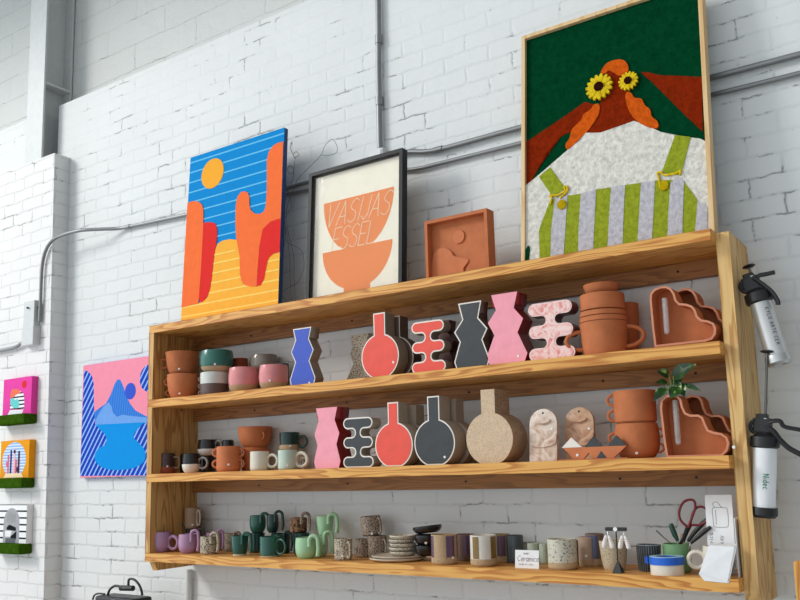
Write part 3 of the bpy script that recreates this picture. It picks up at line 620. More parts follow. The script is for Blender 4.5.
# ------------------------------------------------------------------ mugs
PROF = {'pot': [(0,.86),(.05,.895),(.5,.95),(1,1)], 'cyl': [(0,.86),(.04,.94),(.12,1),(.6,1),(1,1)], 'round': [(0,.62),(.08,.78),(.28,.95),(.55,1),(.8,.98),(1,.93)],
        'bowl': [(0,.64),(.06,.72),(.3,.88),(.65,.98),(1,1)], 'flare': [(0,.72),(.08,.76),(.5,.86),(.85,.98),(1,1)],
        'taper': [(0,.66),(.06,.74),(.4,.88),(1,1)], 'tulip': [(0,.66),(.1,.76),(.35,.80),(.6,.92),(.85,1),(1,.98)]}
def profile(kind, f0=0.0, f1=1.0, n=14):
    P_ = PROF[kind]; S_ = spline([(z, r_) for z, r_ in P_], 6); out = []
    for i in range(n+1):
        f = f0+(f1-f0)*i/n
        for (za, ra), (zb, rb) in zip(S_[:-1], S_[1:]):
            if za <= f <= zb+1e-9: out.append((ra+(rb-ra)*((f-za)/(zb-za+1e-12)), f)); break
    return out
def rim_r(kind, f):
    p = profile(kind, max(0,f-1e-4), min(1,f+1e-4), 1); return p[0][0] if p else 1
def add_handle(t, kind, hs, r, h, mat):
    """hs: dict type, ang (deg, 0=+x), s size, z height fraction, w tube radius"""
    ty = hs.get('t','ring'); a = rad(hs.get('a',20)); s = hs.get('s',.02); zc = hs.get('z',.5)*h; tr = hs.get('w',.0045)
    rb = r*rim_r(kind, min(.98,max(.02,zc/h)))
    if ty == 'ring':
        d0 = rb+s*.80; path = [(d0-s*cos(b), zc+s*hs.get('e',1)*sin(b)) for b in [2*pi*i/28 for i in range(28)]]; closed = True
    elif ty == 'oval':
        d0 = rb+s*.62; e = hs.get('e',2.3); path = [(d0-s*.8*cos(b), zc+s*e*(abs(sin(b))**.8)*(1 if sin(b) >= 0 else -1)) for b in [2*pi*i/32 for i in range(32)]]; closed = True
    elif ty == 'ear':
        d0 = rb-.002; path = [(d0+s*sin(b)*1.25, zc+s*hs.get('e',1)*cos(b)) for b in [pi*i/18 for i in range(19)]]; closed = False
    elif ty == 'square':
        d0 = rb-.002; e = hs.get('e',1.2)*s; path = spline([(d0,zc+e),(d0+s*1.1,zc+e),(d0+s*1.45,zc+e*.75),(d0+s*1.5,zc),(d0+s*1.45,zc-e*.75),(d0+s*1.1,zc-e),(d0,zc-e)],4); closed = False
    elif ty == 'hook':
        z0_ = h*max(.6, hs.get('f',.62)); top = h*hs.get('top',1.18); R_ = s; d0 = rb+tr*.4
        path = [(d0, z0_), (d0, top-R_)]+[(d0+R_-R_*cos(b), top-R_+R_*sin(b)) for b in [pi*i/12 for i in range(1,12)]]+[(d0+2*R_, top-R_), (d0+2*R_+.002, (top-R_)*.55), (d0+2*R_-.001, h*.14)]; closed = False
        path = [tuple(p_) for p_ in path]
    ox = oy = 0.0
    if ty == 'hook':      # the inner leg sits on the flank, the cane runs off sideways
        d0 = path[0][0]; ox, oy = d0*cos(a), d0*sin(a); a += rad(58); path = [(d-d0, z) for d, z in path]
    m = MB(); m.tube([(ox+d*cos(a), oy+d*sin(a), z) for d, z in path], tr, 10, closed=closed)
    return m.build('handle', mat, t)
def mug(label, xrh, y, z, kind, mat, base=None, bf=.0, top=None, tf=0, hs=(), dot=None, name='mug', cat='mug', grp='mugs on the shelf', tilt=(0,0,0), hmat=None, inner=None, dx=0, sc=1):
    X, r, h = xrh; r *= sc
    t = thing(name, label, cat, (X+dx, y, z), tilt, grp)
    m = MB(); P_ = profile(kind)
    out = [(0,0)]+[(q_*r, f*h) for q_, f in P_]; wl = .0032
    out += [(P_[-1][0]*r-wl*.5, h+.0012), (P_[-1][0]*r-wl, h)]
    out += [(max(.001, q_*r-wl), f*h) for q_, f in P_[::-1] if f*h > .006] + [(0, .006)]
    m.lathe(out, 44); m.build('body', mat, t)
    if base is not None:
        m = MB(); pr = profile(kind, 0, bf, 8); m.lathe([(0,-.0003)]+[(q_*r+.0005, f*h-.0003*(f == 0)) for q_, f in pr]+[(pr[-1][0]*r-.001, bf*h+.0003)], 44); m.build('bare_base', base, t)
    if top is not None:
        m = MB(); pr = profile(kind, 1-tf, 1, 8)
        for i_ in range(1): m.lathe([(pr[0][0]*r-.001, (1-tf)*h-.0003)]+[(q_*r+.0005, f*h) for q_, f in pr]+[(pr[-1][0]*r-wl*.5, h+.0018), (pr[-1][0]*r-wl-.0004, h)], 44)
        m.build('glaze_band', top, t)
    for hd in hs: add_handle(t, kind, hd, r, h, hmat or mat)
    if dot is not None:
        a, f = rad(dot[0]), dot[1]; rr_ = r*rim_r(kind, f)+.0008
        m = MB(); m.lathe([(0,.0012),(.0034,.0012),(.0040,0),(0,0)], 16)
        m.build('round_sticker', STICK, t, loc=(rr_*cos(a), rr_*sin(a), f*h), rot=(0, pi/2, a))
    return t
G1 = 'mugs on the top inner shelf'; G2 = 'mugs on the middle shelf'; G3 = 'mugs on the lowest shelf'
H = dict
def hh(t, h): return (t[0], t[1], h)
# top inner shelf
y = .08
a1 = (0.096, 0.0571, 0.0906); a2 = (0.0884, 0.0596, 0.0821)
mug('terracotta mug with two tiny left ear handles, lower one of the leftmost stack', a1, y, S1, 'bowl', TERRA2, hs=[H(t='ear',a=215,s=.011,z=.72,w=.003),H(t='ear',a=215,s=.011,z=.28,w=.003)], dot=(-55,.2), grp=G1)
mug('wide terracotta cup with one left loop, on top of the leftmost stack', a2, y, S1+a1[2]+.001, 'taper', TERRA, hs=[H(t='ring',a=215,s=.016,z=.52,w=.0034)], dot=(-52,.2), grp=G1)
b1 = (0.2621, 0.0498, 0.0826); b2 = (0.2723, 0.0595, 0.0758)
mug('brown-black mug with white glazed top half under the teal green cup', b1, y, S1, 'cyl', ceramic('chocolate_clay',(98,76,70),.5), top=ceramic('white_drip_glaze',(214,218,210),.25), tf=.48, hs=[H(t='ear',a=215,s=.007,z=.75,w=.0026),H(t='ear',a=215,s=.007,z=.45,w=.0026),H(t='ear',a=215,s=.007,z=.15,w=.0026)], hmat=CLAYG, grp=G1)
mug('teal green glazed cup with bare tan foot stacked on the brown and white mug', b2, y, S1+b1[2]+.002, 'round', ceramic('teal_glaze_light',(52,112,100),.2), base=TAN, bf=.24, dot=(-50,.3), grp=G1)
c1 = (0.4053, 0.0523, 0.0875); c2 = (0.546, 0.0512, 0.0835)
mug('left one of the two pink glazed cups with bare tan base', c1, y, S1, 'round', PINKG, base=TAN, bf=.30, grp=G1, name='cup', cat='cup')
mug('right one of the two pink glazed cups, beside the blue vase', c2, y, S1, 'round', PINKG, base=TAN, bf=.28, dot=(-62,.34), grp=G1, name='cup', cat='cup', sc=.97)
mug('red-brown mug just showing behind the teal cup', hh((0.2934, 0.0287, 0.0695), .068), .175, S1, 'cyl', TERRA_RED, grp=G1)
mug('red-brown mug stacked at the back between the teal and grey cups', (0.2931, 0.0288, 0.07), .175, S1+.07, 'cyl', TERRA_RED, grp=G1, hs=[])
d1 = (0.4211, 0.0529, 0.0612)
mug('dark cup at the back, under the grey cup behind the pink cups', (d1[0], .036, .076), .17, S1, 'cyl', CLAYG, grp=G1)
mug('grey glazed bowl-shaped cup stacked behind the two pink cups', (d1[0], d1[1]*.93, d1[2]), .168, S1+.078, 'round', ceramic('grey_gloss_glaze',(140,132,120),.12,speck=(108,98,88)), grp=G1)
mug('dim dark grey mug behind the right pink cup', (0.5074, 0.0208, 0.1022), .17, S1, 'cyl', ceramic('slate_glaze',(70,84,84),.35), grp=G1)
# middle shelf
e1 = (0.019, 0.0302, 0.0729)
mug('dark brown mug with a reddish foot and square grey handle, far left', e1, .075, S2, 'cyl', ceramic('bronze_glaze',(74,52,50),.25,speck=(120,92,84)), base=TERRA_RED, bf=.33, hs=[H(t='square',a=20,s=.016,z=.55,w=.0032)], dot=(-35,.36), grp=G2, hmat=CLAYG)
mug('dark mug half hidden between the bronze mug and the black-and-cream mug', (0.0288, 0.0254, 0.0704), .16, S2, 'cyl', BLACKG, grp=G2, dx=-.005)
e2 = (0.151, 0.0323, 0.0676)
mug('low mug with black top and cream lower half and ring handle, on the shelf board', e2, .075, S2, 'round', BLACKG, base=SLIP, bf=.46, hs=[H(t='ring',a=15,s=.019,z=.5,w=.0042)], hmat=ceramic('grey_handle',(150,144,138),.3), grp=G2)
mug('black mug at the back, carrying the black and cream cup', hh((0.1325, 0.0324, 0.0621), .0605), .168, S2, 'cyl', BLACKG, grp=G2, sc=.9)
e3 = (0.1413, 0.0388, 0.0568)
mug('black and cream cup stacked at the back, left of the double-handled terracotta mug', (e3[0], min(e3[1],.042), e3[2]), .165, S2+.0625, 'round', BLACKG, base=SLIP, bf=.42, hs=[H(t='ring',a=0,s=.017,z=.62,w=.0036)], hmat=ceramic('grey_handle',(150,144,138),.3), grp=G2)
mug('black mug stacked at the back, just visible over the double-handled mug', (0.2409, 0.0214, 0.0541), .168, S2+.06, 'round', BLACKG, grp=G2, hs=[])
mug('black mug behind the double-handled mug, under another black mug', hh((0.2388, 0.0195, 0.061), .058), .168, S2, 'cyl', BLACKG, grp=G2)
f1 = (0.3445, 0.0416, 0.0858)
mug('terracotta mug with two stacked ear handles on each side', f1, .07, S2, 'cyl', TERRA2, hs=[H(t='ear',a=20,s=.0135,z=.75,w=.0042),H(t='ear',a=20,s=.0135,z=.30,w=.0042),H(t='ear',a=212,s=.0125,z=.77,w=.0042),H(t='ear',a=212,s=.0125,z=.32,w=.0042)], dot=(-45,.28), grp=G2)
f2 = (0.382, 0.0521, 0.0873)
mug('terracotta mug with right ear handle under the wide terracotta bowl', (f2[0], .046, f2[2]-.006), .160, S2, 'cyl', TERRA, hs=[H(t='ear',a=15,s=.013,z=.7,w=.0038)], grp=G2)
f3 = (0.3848, 0.0601, 0.0703)
mug('wide terracotta bowl with a small front ear handle, on top of its stack', (f3[0], f3[1], f3[2]), .158, S2+f2[2]-.004, 'bowl', TERRA, hs=[H(t='ear',a=-20,s=.012,z=.55,w=.003)], grp=G2)
mug('cream glazed mug with a big ring handle on the middle shelf', (0.49, 0.0316, 0.0634), .07, S2, 'cyl', CREAM, hs=[H(t='ring',a=15,s=.020,z=.5,w=.0052)], grp=G2, dx=0)
mug('pale mint mug with a fat white ring handle, left of the pink zigzag vase', (0.6166, 0.0318, 0.0635), .07, S2, 'cyl', ceramic('pale_mint_glaze',(196,216,200),.3), hs=[H(t='ring',a=15,s=.022,z=.5,w=.006)], hmat=CREAM, dot=(-50,.22), grp=G2)
mug('pale mug at the back carrying the dark green cup', hh((0.5483, 0.034, 0.0644), .064), .168, S2, 'cyl', CREAM, grp=G2, hs=[H(t='ring',a=10,s=.015,z=.4,w=.0045)])
mug('dark green glazed cup with tan base and looping handle stacked at the back', (0.5378, 0.0341, 0.0615), .168, S2+.066, 'cyl', GREEND, base=TAN, bf=.32, hs=[H(t='ring',a=12,s=.0185,z=.48,w=.0042)], dot=(-45,.25), grp=G2)

# ------------------------------------------------------------------ flat slab vases
def slab(name, label, outline, x, y, z, depth, side, face=None, rim=None, rw=.004, dot=None, grp='slab vases', cat='vase', mouth=None):
    """slab-built vase: body with an opening on top, white outline and glazed front"""
    t = thing(name, label, cat, (x, y, z), (0,0,0), grp)
    o = ccw(outline); m = MB(); m.prism(o, 0, depth)
    ob = m.build('body', side, t)
    # mouth: sink the top face
    bm = bmesh.new(); bm.from_mesh(ob.data); bm.faces.ensure_lookup_table()
    zt = max(v.co.z for v in bm.verts)
    tops = [f for f in bm.faces if f.normal.z > .8 and all(v.co.z > zt-.004 for v in f.verts) and f.calc_area() > 1e-4]
    if tops:
        bmesh.ops.inset_region(bm, faces=tops, thickness=.004, depth=0); bmesh.ops.translate(bm, verts=list({v for f in tops for v in f.verts}), vec=(0,0,-.035))
    bm.to_mesh(ob.data); bm.free()
    if rim: MB().prism(o, -.0006, .0006).build('slip_outline', rim, t)
    if face: 
        MB().prism(inset(o, rw if rim else .0002), -.0014, .0).build('glazed_face', face, t)
    if dot:
        m = MB(); m.lathe([(0,.0012),(.0034,.0012),(.0038,0),(0,0)], 16); m.build('round_sticker', STICK, t, loc=(dot[0], -.0014, dot[1]), rot=(pi/2,0,0))
    return t
def flask(w, h, nw, a_end=None):
    r = w/2; cz = r*.92; nh = nw/2
    th0 = math.asin(nh/r); pts = [(-nh*1.02, h), ]
    ring = [(r*sin(b), cz+r*cos(b)) for b in [th0+(2*pi-2*th0)*i/44 for i in range(45)]]   # clockwise from the right of the neck
    ring = [(a, max(0.0, b)) for a, b in ring]
    out = [(-nh*1.02, h), (nh*1.02, h)]+[(nh, cz+r*cos(th0)+.012)]+[(a,b) for a,b in ring]+[(-nh, cz+r*cos(th0)+.012)]
    q_ = []
    for p_ in out:
        if not q_ or (abs(q_[-1][0]-p_[0])+abs(q_[-1][1]-p_[1])) > 1e-4: q_.append(p_)
    return q_
def zigzag(ws, zs): return [(w_, z_) for w_, z_ in zip(ws, zs)]+[(-w_, z_) for w_, z_ in list(zip(ws, zs))[::-1]]
def lobes(w, h, stem, n=3, foot=1.0):
    """three rounded bars on a thin stem"""
    W2 = w/2; gap = .165*h; bar = (h-(n-1)*gap)/n; rb = bar/2; g2 = gap/2
    right = []; z_ = 0
    for i in range(n):
        c = z_+rb; k = foot if i == 0 else 1.0
        a_s = -90
        right += [(W2*k-rb+rb*cos(rad(b)), c+rb*sin(rad(b))) for b in range(-90, 91, 15)]
        if i < n-1:
            c2 = z_+bar+g2; right += [(stem+g2-g2*cos(rad(b)), c2+g2*sin(rad(b))) for b in range(-90, 91, 22)]
        z_ += bar+gap
    return right+[(-a, b) for a, b in right[::-1]]
def face_glaze(n, c, r=.28): return ceramic(n, c, r, vary=.05)
GRED = face_glaze('coral_red_glaze', (240,80,60)); GBLUE = face_glaze('cobalt_blue_glaze', (44,78,190)); GBLK = ceramic('charcoal_glaze', (52,55,56), .3, vary=.12); GPINK = face_glaze('bubblegum_pink_glaze', (250,160,174))
DRED = ceramic('deep_red_glaze', (150,22,24), .3)
SV = 'slab vases on the top inner shelf'; SM = 'slab vases on the middle shelf'
SL = ceramic('pale_clay_side', (176,162,144), .7, vary=.05)
FY0 = .03
bx, bz = (0.718, 0.0)
slab('zigzag_vase', 'cobalt blue zigzag vase with white outline beside the pink cups', zigzag([.048,.054,.030,.048,.0285,.039][::1], [0,.022,.078,.112,.150,.188]), bx, FY0, S1, .042, CLAYG, GBLUE, SLIP, .0035, dot=(.03,.006), grp=SV)
bx = 0.8611
slab('zigzag_vase', 'small speckled cream zigzag vase standing behind the coral red flask', zigzag([.050,.056,.028,.040,.026,.036], [0,.022,.070,.105,.135,.166]), bx, .150, S1, .035, SPECK, grp=SV)
bx = 1.0277
slab('flask_vase', 'coral red round flask vase with white outline on the top inner shelf', flask(.140,.199,.043), bx, FY0, S1, .050, CLAYG, GRED, SLIP, .004, dot=(.050,.042), grp=SV)
slab('flask_vase', 'brown round flask vase behind the coral red flask', flask(.138,.195,.043), bx+.012, FY0+.062, S1, .045, CLAYD, CLAYD, SLIP, .003, grp=SV)
bx = 1.2019
slab('lobed_vase', 'coral red three-lobed vase with white outline on the top inner shelf', lobes(.113,.153,.0105,foot=1.04), bx, FY0, S1, .040, CLAYG, GRED, SLIP, .0042, grp=SV)
bx = 1.3469
slab('zigzag_vase', 'charcoal zigzag vase with white outline left of the pink one', zigzag([.050,.0575,.037,.0545,.026,.038], [0,.022,.078,.108,.142,.190]), bx, FY0, S1, .040, CLAYD, GBLK, SLIP, .0038, grp=SV)
slab('flask_vase', 'brown round flask vase standing behind the charcoal zigzag vase', flask(.125,.180,.040), bx-.03, FY0+.075, S1, .045, CLAYD, grp=SV)
bx = 1.4584
slab('zigzag_vase', 'pink zigzag vase with glossy deep red sides on the top inner shelf', zigzag([.052,.063,.036,.055,.028,.041], [0,.026,.086,.122,.155,.200]), bx, FY0, S1, .060, DRED, GPINK, None, .001, dot=(.035,.02), grp=SV)
bx = 1.5929
slab('lobed_vase', 'pink and white marbled three-lobed vase beside the terracotta pots', lobes(.128,.158,.013,foot=1.04), bx, FY0, S1, .045, ceramic('dark_brown_gloss', (92,60,54), .3), marbled('pink_white_marbled_glaze', [(200,70,64),(232,150,144),(244,216,208),(236,160,152),(206,96,86)], 26), marbled('pink_marbled_rim', [(222,130,124),(244,216,208),(232,160,150)], 30), .004, grp=SV)
slab('zigzag_vase', 'maroon zigzag vase standing behind the coral three-lobed vase', zigzag([.050,.056,.034,.052,.028,.038], [0,.022,.070,.100,.130,.165]), 1.1876, .115, S1, .04, MAROON, grp=SV)
# middle shelf
bx = 0.8168
slab('zigzag_vase', 'pink zigzag vase with deep red sides at the left of the middle shelf row', zigzag([.046,.053,.038,.050,.032,.043], [0,.022,.074,.108,.150,.190]), bx, FY0, S2, .062, DRED, GPINK, None, .001, grp=SM)
bx = 0.9384
slab('lobed_vase', 'charcoal three-lobed vase with white outline on the middle shelf', lobes(.112,.152,.0105,foot=1.03), bx, FY0, S2, .045, SL, GBLK, SLIP, .0042, grp=SM)
bx = 1.0711
slab('flask_vase', 'coral red round flask vase with white outline on the middle shelf', flask(.136,.190,.038), bx, FY0, S2, .050, SL, GRED, SLIP, .004, grp=SM)
slab('flask_vase', 'pale clay flask vase behind the coral red one on the middle shelf', flask(.132,.184,.040), bx+.015, FY0+.07, S2, .045, SL, grp=SM)
bx = 1.2137
slab('flask_vase', 'charcoal round flask vase with white outline on the middle shelf', flask(.138,.198,.040), bx, FY0, S2, .058, SL, GBLK, SLIP, .004, dot=(.034,.022), grp=SM)
slab('flask_vase', 'pale clay flask vase standing behind the charcoal flask', flask(.134,.192,.040), bx+.012, FY0+.072, S2, .045, SL, grp=SM)
bx = 1.3933
slab('flask_vase', 'unglazed speckled sand-coloured round flask vase on the middle shelf', flask(.146,.204,.043), bx, FY0, S2, .085, ceramic('sand_clay_side', (190,160,128), .75, speck=(120,96,74), amount=.58), ceramic('sand_clay', (218,192,160), .75, speck=(188,158,126), amount=.54, spscale=420), None, .001, grp=SM)

# arch plaques leaning on the wall
def plaque(label, x, y, w_, h, mat, dotp=None):
    t = thing('arched_plaque', label, 'plaque', (x, y, S2), (-.10,0,0), 'arched ceramic plaques on the middle shelf')
    pl = [(-w_/2,0),(w_/2,0),(w_/2,h-w_/2)]+[(w_/2*cos(a), h-w_/2+w_/2*sin(a)) for a in [pi*i/20 for i in range(1,20)]]+[(-w_/2,h-w_/2)]
    MB().prism(pl, 0, .012).build('slab', mat, t, bevel=.0012)
    dk = plain('dark_hole', (40,30,26), .8)
    MB().prism(circ(0,h-.012,.0028,14), -.0006, .0004).build('hanging_hole', dk, t)
    pk = MB(); pk.prism(spline([(-.022,h-.036),(0,h-.042),(.022,h-.036),(.020,h-.030),(0,h-.0335),(-.02,h-.030)],4,True), -.007, .0003); pk.build('pocket_lip', mat, t)
    pk = MB(); pk.prism(spline([(-.036,h*.30),(.0,h*.27),(w_/2-.004,h*.33),(w_/2-.004,h*.50),(.0,h*.36),(-.02,h*.36)],4,True), -.004, .0003); pk.build('raised_wave', mat, t)
    if dotp:
        m = MB(); m.lathe([(0,.0012),(.0036,.0012),(.0038,0),(0,0)], 16); m.build('round_sticker', STICK, t, loc=(dotp[0], -.0004, dotp[1]), rot=(pi/2,0,0))
plaque('pinkish marbled arched plaque with white foot, left of the two', 1.5374, .06, .081, .144, marbled('cream_marbled_glaze', [(160,120,96),(206,176,152),(232,216,202),(196,160,134)], 24, .3), (.026,.088))
plaque('brown marbled arched plaque standing behind the small triangle mountains', 1.6248, .10, .082, .145, marbled('brown_marbled_glaze', [(140,92,64),(190,140,104),(214,176,140),(172,118,84)], 24, .3), (.028,.085))
# terracotta mountain dish
t = thing('mountain_dish', 'low terracotta dish with white and charcoal triangle mountains in front of plaque', 'ceramic ornament', (1.6105, .012, S2))
MB().box((-.005,-.004,0), (.18,.020,.004)).build('tray', TERRA, t, bevel=.001)
def tri(x0, x1, z0, z1, y0, y1, mat, nm): 
    MB().prism(ccw([(x0,z0),(x1,z0),((x0+x1)/2,z1)]), y0, y1, smooth=False).build(nm, mat, t)
MB().prism([(.004,.0335),(.034,.0045),(.060,.0045),(.074,.019),(.088,.0045),(.140,.0045),(.175,.0335)], .008, .016, smooth=False).build('front_wall', TERRA2, t)
tri(.0,.056,.034,.060,.009,.015, SLIP, 'white_peak'); tri(.062,.112,.034,.060,.010,.016, GBLK, 'charcoal_peak'); tri(.124,.174,.034,.060,.010,.016, GBLK, 'charcoal_peak'); tri(.094,.122,.0045,.023,.0075,.0145, GBLK, 'charcoal_inlay'); tri(.055,.068,.005,.020,.007,.0075, GBLK, 'charcoal_inlay') if False else None
m = MB(); m.lathe([(0,.0012),(.0034,.0012),(.0038,0),(0,0)], 16); m.build('round_sticker', STICK, t, loc=(.043,.0078,.014), rot=(pi/2,0,0))

# ------------------------------------------------------------------ terracotta pots with loop handles
GP = 'terracotta pots on the shelves'
def pot(label, xrh, y, z, kind, hs, dot=None, mat=None, tilt=(0,0,0), grp=GP): return mug(label, xrh, y, z, kind, mat or TERRA, hs=hs, dot=dot, name='terracotta_pot', cat='pot', grp=grp, tilt=tilt)
p1 = (1.7222, 0.0627, 0.0888)
pot('terracotta pot with a big loop handle on each side, at the bottom of its stack', p1, .078, S1, 'pot', [H(t='ear',a=6,s=.036,z=.56,w=.0058,e=.74),H(t='ear',a=210,s=.033,z=.50,w=.0058,e=.74)])
zz = S1+p1[2]
pot('shallow terracotta ring dish directly on the double-handled pot, lower of two', (p1[0], p1[1]*.985, .013), .078, zz+.0015, 'cyl', [])
pot('shallow terracotta ring dish above the double-handled pot, upper of two', (p1[0], p1[1]*.965, .013), .078, zz+.0165, 'cyl', [])
pot('squat terracotta pot resting on the two rims of the double-handled stack', (p1[0], p1[1]*.93, .044), .078, zz+.0315, 'cyl', [])
p3 = (1.7209, 0.0582, 0.0565)
pot('small terracotta pot crowning the double-handled stack just under the top board', (p1[0], p3[1]*.82, .026), .078, zz+.0775, 'taper', [], grp=GP)
pot('tall terracotta pot standing behind the double-handled stack', (p1[0]+.030, .034, .150), .172, S1, 'taper', [], grp=GP)
p4 = (1.7893, 0.0561, 0.0887); p5 = (1.7885, 0.0539, 0.0832)
pot('terracotta pot with small ear handles, lower of the pair on the middle shelf', p4, .09, S2, 'round', [H(t='ear',a=195,s=.013,z=.62,w=.004),H(t='ear',a=5,s=.011,z=.72,w=.003),H(t='ear',a=5,s=.011,z=.3,w=.003)], dot=(-75,.16))
pot('terracotta pot with two left ear handles, upper of the pair on the middle shelf', (p5[0], p5[1]*.98, p5[2]), .09, S2+p4[2]+.001, 'cyl', [H(t='ear',a=195,s=.014,z=.75,w=.004),H(t='ear',a=195,s=.014,z=.27,w=.004)])

# ------------------------------------------------------------------ stepped cloud-shaped terracotta vases
kt = NT('clear_tube_glass'); kt.base((.92,.95,.94,1)); kt.b.inputs['Alpha'].default_value = .2; kt.b.inputs['Roughness'].default_value = .04; kt.b.inputs['Specular IOR Level'].default_value = 1.0; TUBEG = kt.m
RIM_HL = ceramic('terracotta_rim_highlight', (214,144,112), .7, spec=.25)  # pinkish highlight along the front rim, put into the clay colour
def hill(label, outline, x0, y, z, depth, tube=None, dot=None, grp='stepped terracotta vases', back=True):
    t = thing('stepped_vase', label, 'vase', (x0, y, z), (0,0,0), grp)
    o = ccw(outline); i_ = inset(o, .0052); n = len(o)
    m = MB()
    v = [(a,0,b) for a,b in o]+[(a,0,b) for a,b in i_]+[(a,depth,b) for a,b in o]+[(a,depth-.006,b) for a,b in i_]
    fs = []
    for k_ in range(n):
        j = (k_+1)%n
        fs += [(k_,j,n+j,n+k_), (n+k_,n+j,3*n+j,3*n+k_), (j,k_,2*n+k_,2*n+j)]
    fs += [tuple(range(2*n, 3*n))[::-1], tuple(range(3*n, 4*n))]
    m.add(v, fs, 0, True)
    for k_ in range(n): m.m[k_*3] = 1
    m.build('body', [TERRA, RIM_HL], t)
    if tube:
        tx, tz0, tz1 = tube; g = MB(); yy = depth*.42
        g.lathe([(0,tz0),(.005,tz0+.001),(.0075,tz0+.006),(.0075,tz1),(.0066,tz1),(.0066,tz0+.007),(.004,tz0+.003),(0,tz0+.002)], 20, cx=tx, cy=yy)
        g.build('glass_tube', TUBEG, t)
    if dot:
        m = MB(); m.lathe([(0,.0012),(.0038,.0012),(.004,0),(0,0)], 16); m.build('round_sticker', STICK, t, loc=(dot[0], -.0005, dot[1]), rot=(pi/2,0,0))
    return t
h1 = [(-0.0, 0.006), (-0.0029, 0.0562), (-0.0044, 0.1265), (-0.002, 0.1422), (0.0089, 0.1528), (0.0244, 0.157), (0.0401, 0.156), (0.0519, 0.1473), (0.059, 0.1337), (0.0622, 0.1175), (0.0695, 0.1084), (0.0858, 0.105), (0.0992, 0.0982), (0.1068, 0.0867), (0.1104, 0.0708), (0.1187, 0.0617), (0.1344, 0.0574), (0.1468, 0.0498), (0.1516, 0.037), (0.1493, 0.0215), (0.1402, 0.0104), (0.1235, 0.0067)]
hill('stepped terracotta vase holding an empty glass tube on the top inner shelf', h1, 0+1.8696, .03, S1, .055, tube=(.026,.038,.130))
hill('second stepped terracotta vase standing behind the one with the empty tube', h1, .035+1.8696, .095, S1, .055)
h2 = [(0.0, 0.0003), (-0.0041, 0.041), (-0.0076, 0.1207), (-0.004, 0.1408), (0.0074, 0.1507), (0.0226, 0.1539), (0.0382, 0.1496), (0.0459, 0.1395), (0.0488, 0.1214), (0.0541, 0.1074), (0.0651, 0.1015), (0.0841, 0.1004), (0.0943, 0.0936), (0.0992, 0.0778), (0.1052, 0.0631), (0.1179, 0.0574), (0.1345, 0.0535), (0.1467, 0.0438), (0.1505, 0.0295), (0.1452, 0.012), (0.1319, -0.0002)]
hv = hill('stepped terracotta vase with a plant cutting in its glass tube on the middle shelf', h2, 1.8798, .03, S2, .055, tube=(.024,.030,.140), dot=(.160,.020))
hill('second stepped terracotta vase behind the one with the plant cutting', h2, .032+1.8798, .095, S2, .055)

# plant cutting
LEAF = NT('variegated_leaf'); vv = LEAF.coords(); nn = LEAF.noise(vv, 45, 3)
LEAF.base(LEAF.ramp(nn, [(.40, lin((20,52,26))), (.60, lin((44,92,38))), (.70, lin((190,206,120))), (.78, lin((226,226,176)))])); LEAF.b.inputs['Roughness'].default_value = .35
t = thing('pothos_cutting', 'leafy green and cream plant cutting growing from the glass tube', 'plant', (1.8798+.024, .053, S2+.045))
STEMM = plain('green_stem', (118,140,70), .6)
m = MB(); m.tube(spline([(0,0,0),(.001,0,.04),(-.001,0,.08),(.0,0,.105),(-.006,.0,.13),(-.010,.0,.15)],5), .0016, 8); m.build('stem', STEMM, t)
def leaf(base, tip, wid, fold=.25, nrm=(0,-1,.35)):
    b_, e_ = Vector(base), Vector(tip); L = (e_-b_).length; d = (e_-b_).normalized(); nv = Vector(nrm); nv = (nv-d*nv.dot(d)).normalized(); s_ = d.cross(nv)
    v = []; k_ = 9
    prof = [(-.05,.30),(.08,.80),(.22,1),(.38,.97),(.54,.82),(.70,.58),(.85,.30),(1,.0)]
    for f, w_ in prof:
        c = b_+d*(max(f,0)*L)-nv*(.06*L*(2*f-1)**2)
        for sd in (-1,-.5,0,.5,1):
            p = c+s_*(sd*w_*wid/2)+nv*(abs(sd)*w_*wid/2*fold)
            if f < 0 and abs(sd) > .2: p = p-d*(.10*L*abs(sd))
            v.append(p)
    fs = [(i*5+j, i*5+j+1, (i+1)*5+j+1, (i+1)*5+j) for i in range(len(prof)-1) for j in range(4)]
    mm = MB(); mm.add(v, fs, 0, True); return mm.build('leaf', LEAF.m, t)
px0 = 1.8798+.024; pz0 = S2+.045
for (bu, tu, wd, yb, yt) in (((1.9072, 0.4777), (1.9683, 0.5013), .040, -.01, -.03), ((1.8922, 0.4847), (1.8704, 0.4925), .026, 0, -.02), ((1.8881, 0.4626), (1.8681, 0.4645), .020, 0, -.03),
                             ((1.8854, 0.4497), (1.8619, 0.4175), .026, -.01, -.04), ((1.9173, 0.4473), (1.9029, 0.422), .034, -.01, -.035), ((1.9199, 0.4576), (1.9303, 0.4243), .024, 0, -.01), ((1.9321, 0.4567), (1.9692, 0.4367), .014, .0, .0), ((1.9082, 0.4742), (1.9241, 0.4474), .024, .0, -.01)):
    leaf((bu[0]-px0, yb, bu[1]-pz0), (tu[0]-px0, yt, tu[1]-pz0), wd)
    m = MB(); m.tube(spline([(0,0,.10),((bu[0]-px0)*.5, yb*.5, .5*(.10+bu[1]-pz0)+.004),(bu[0]-px0, yb, bu[1]-pz0)],5), .0012, 6); m.build('stem', STEMM, t)

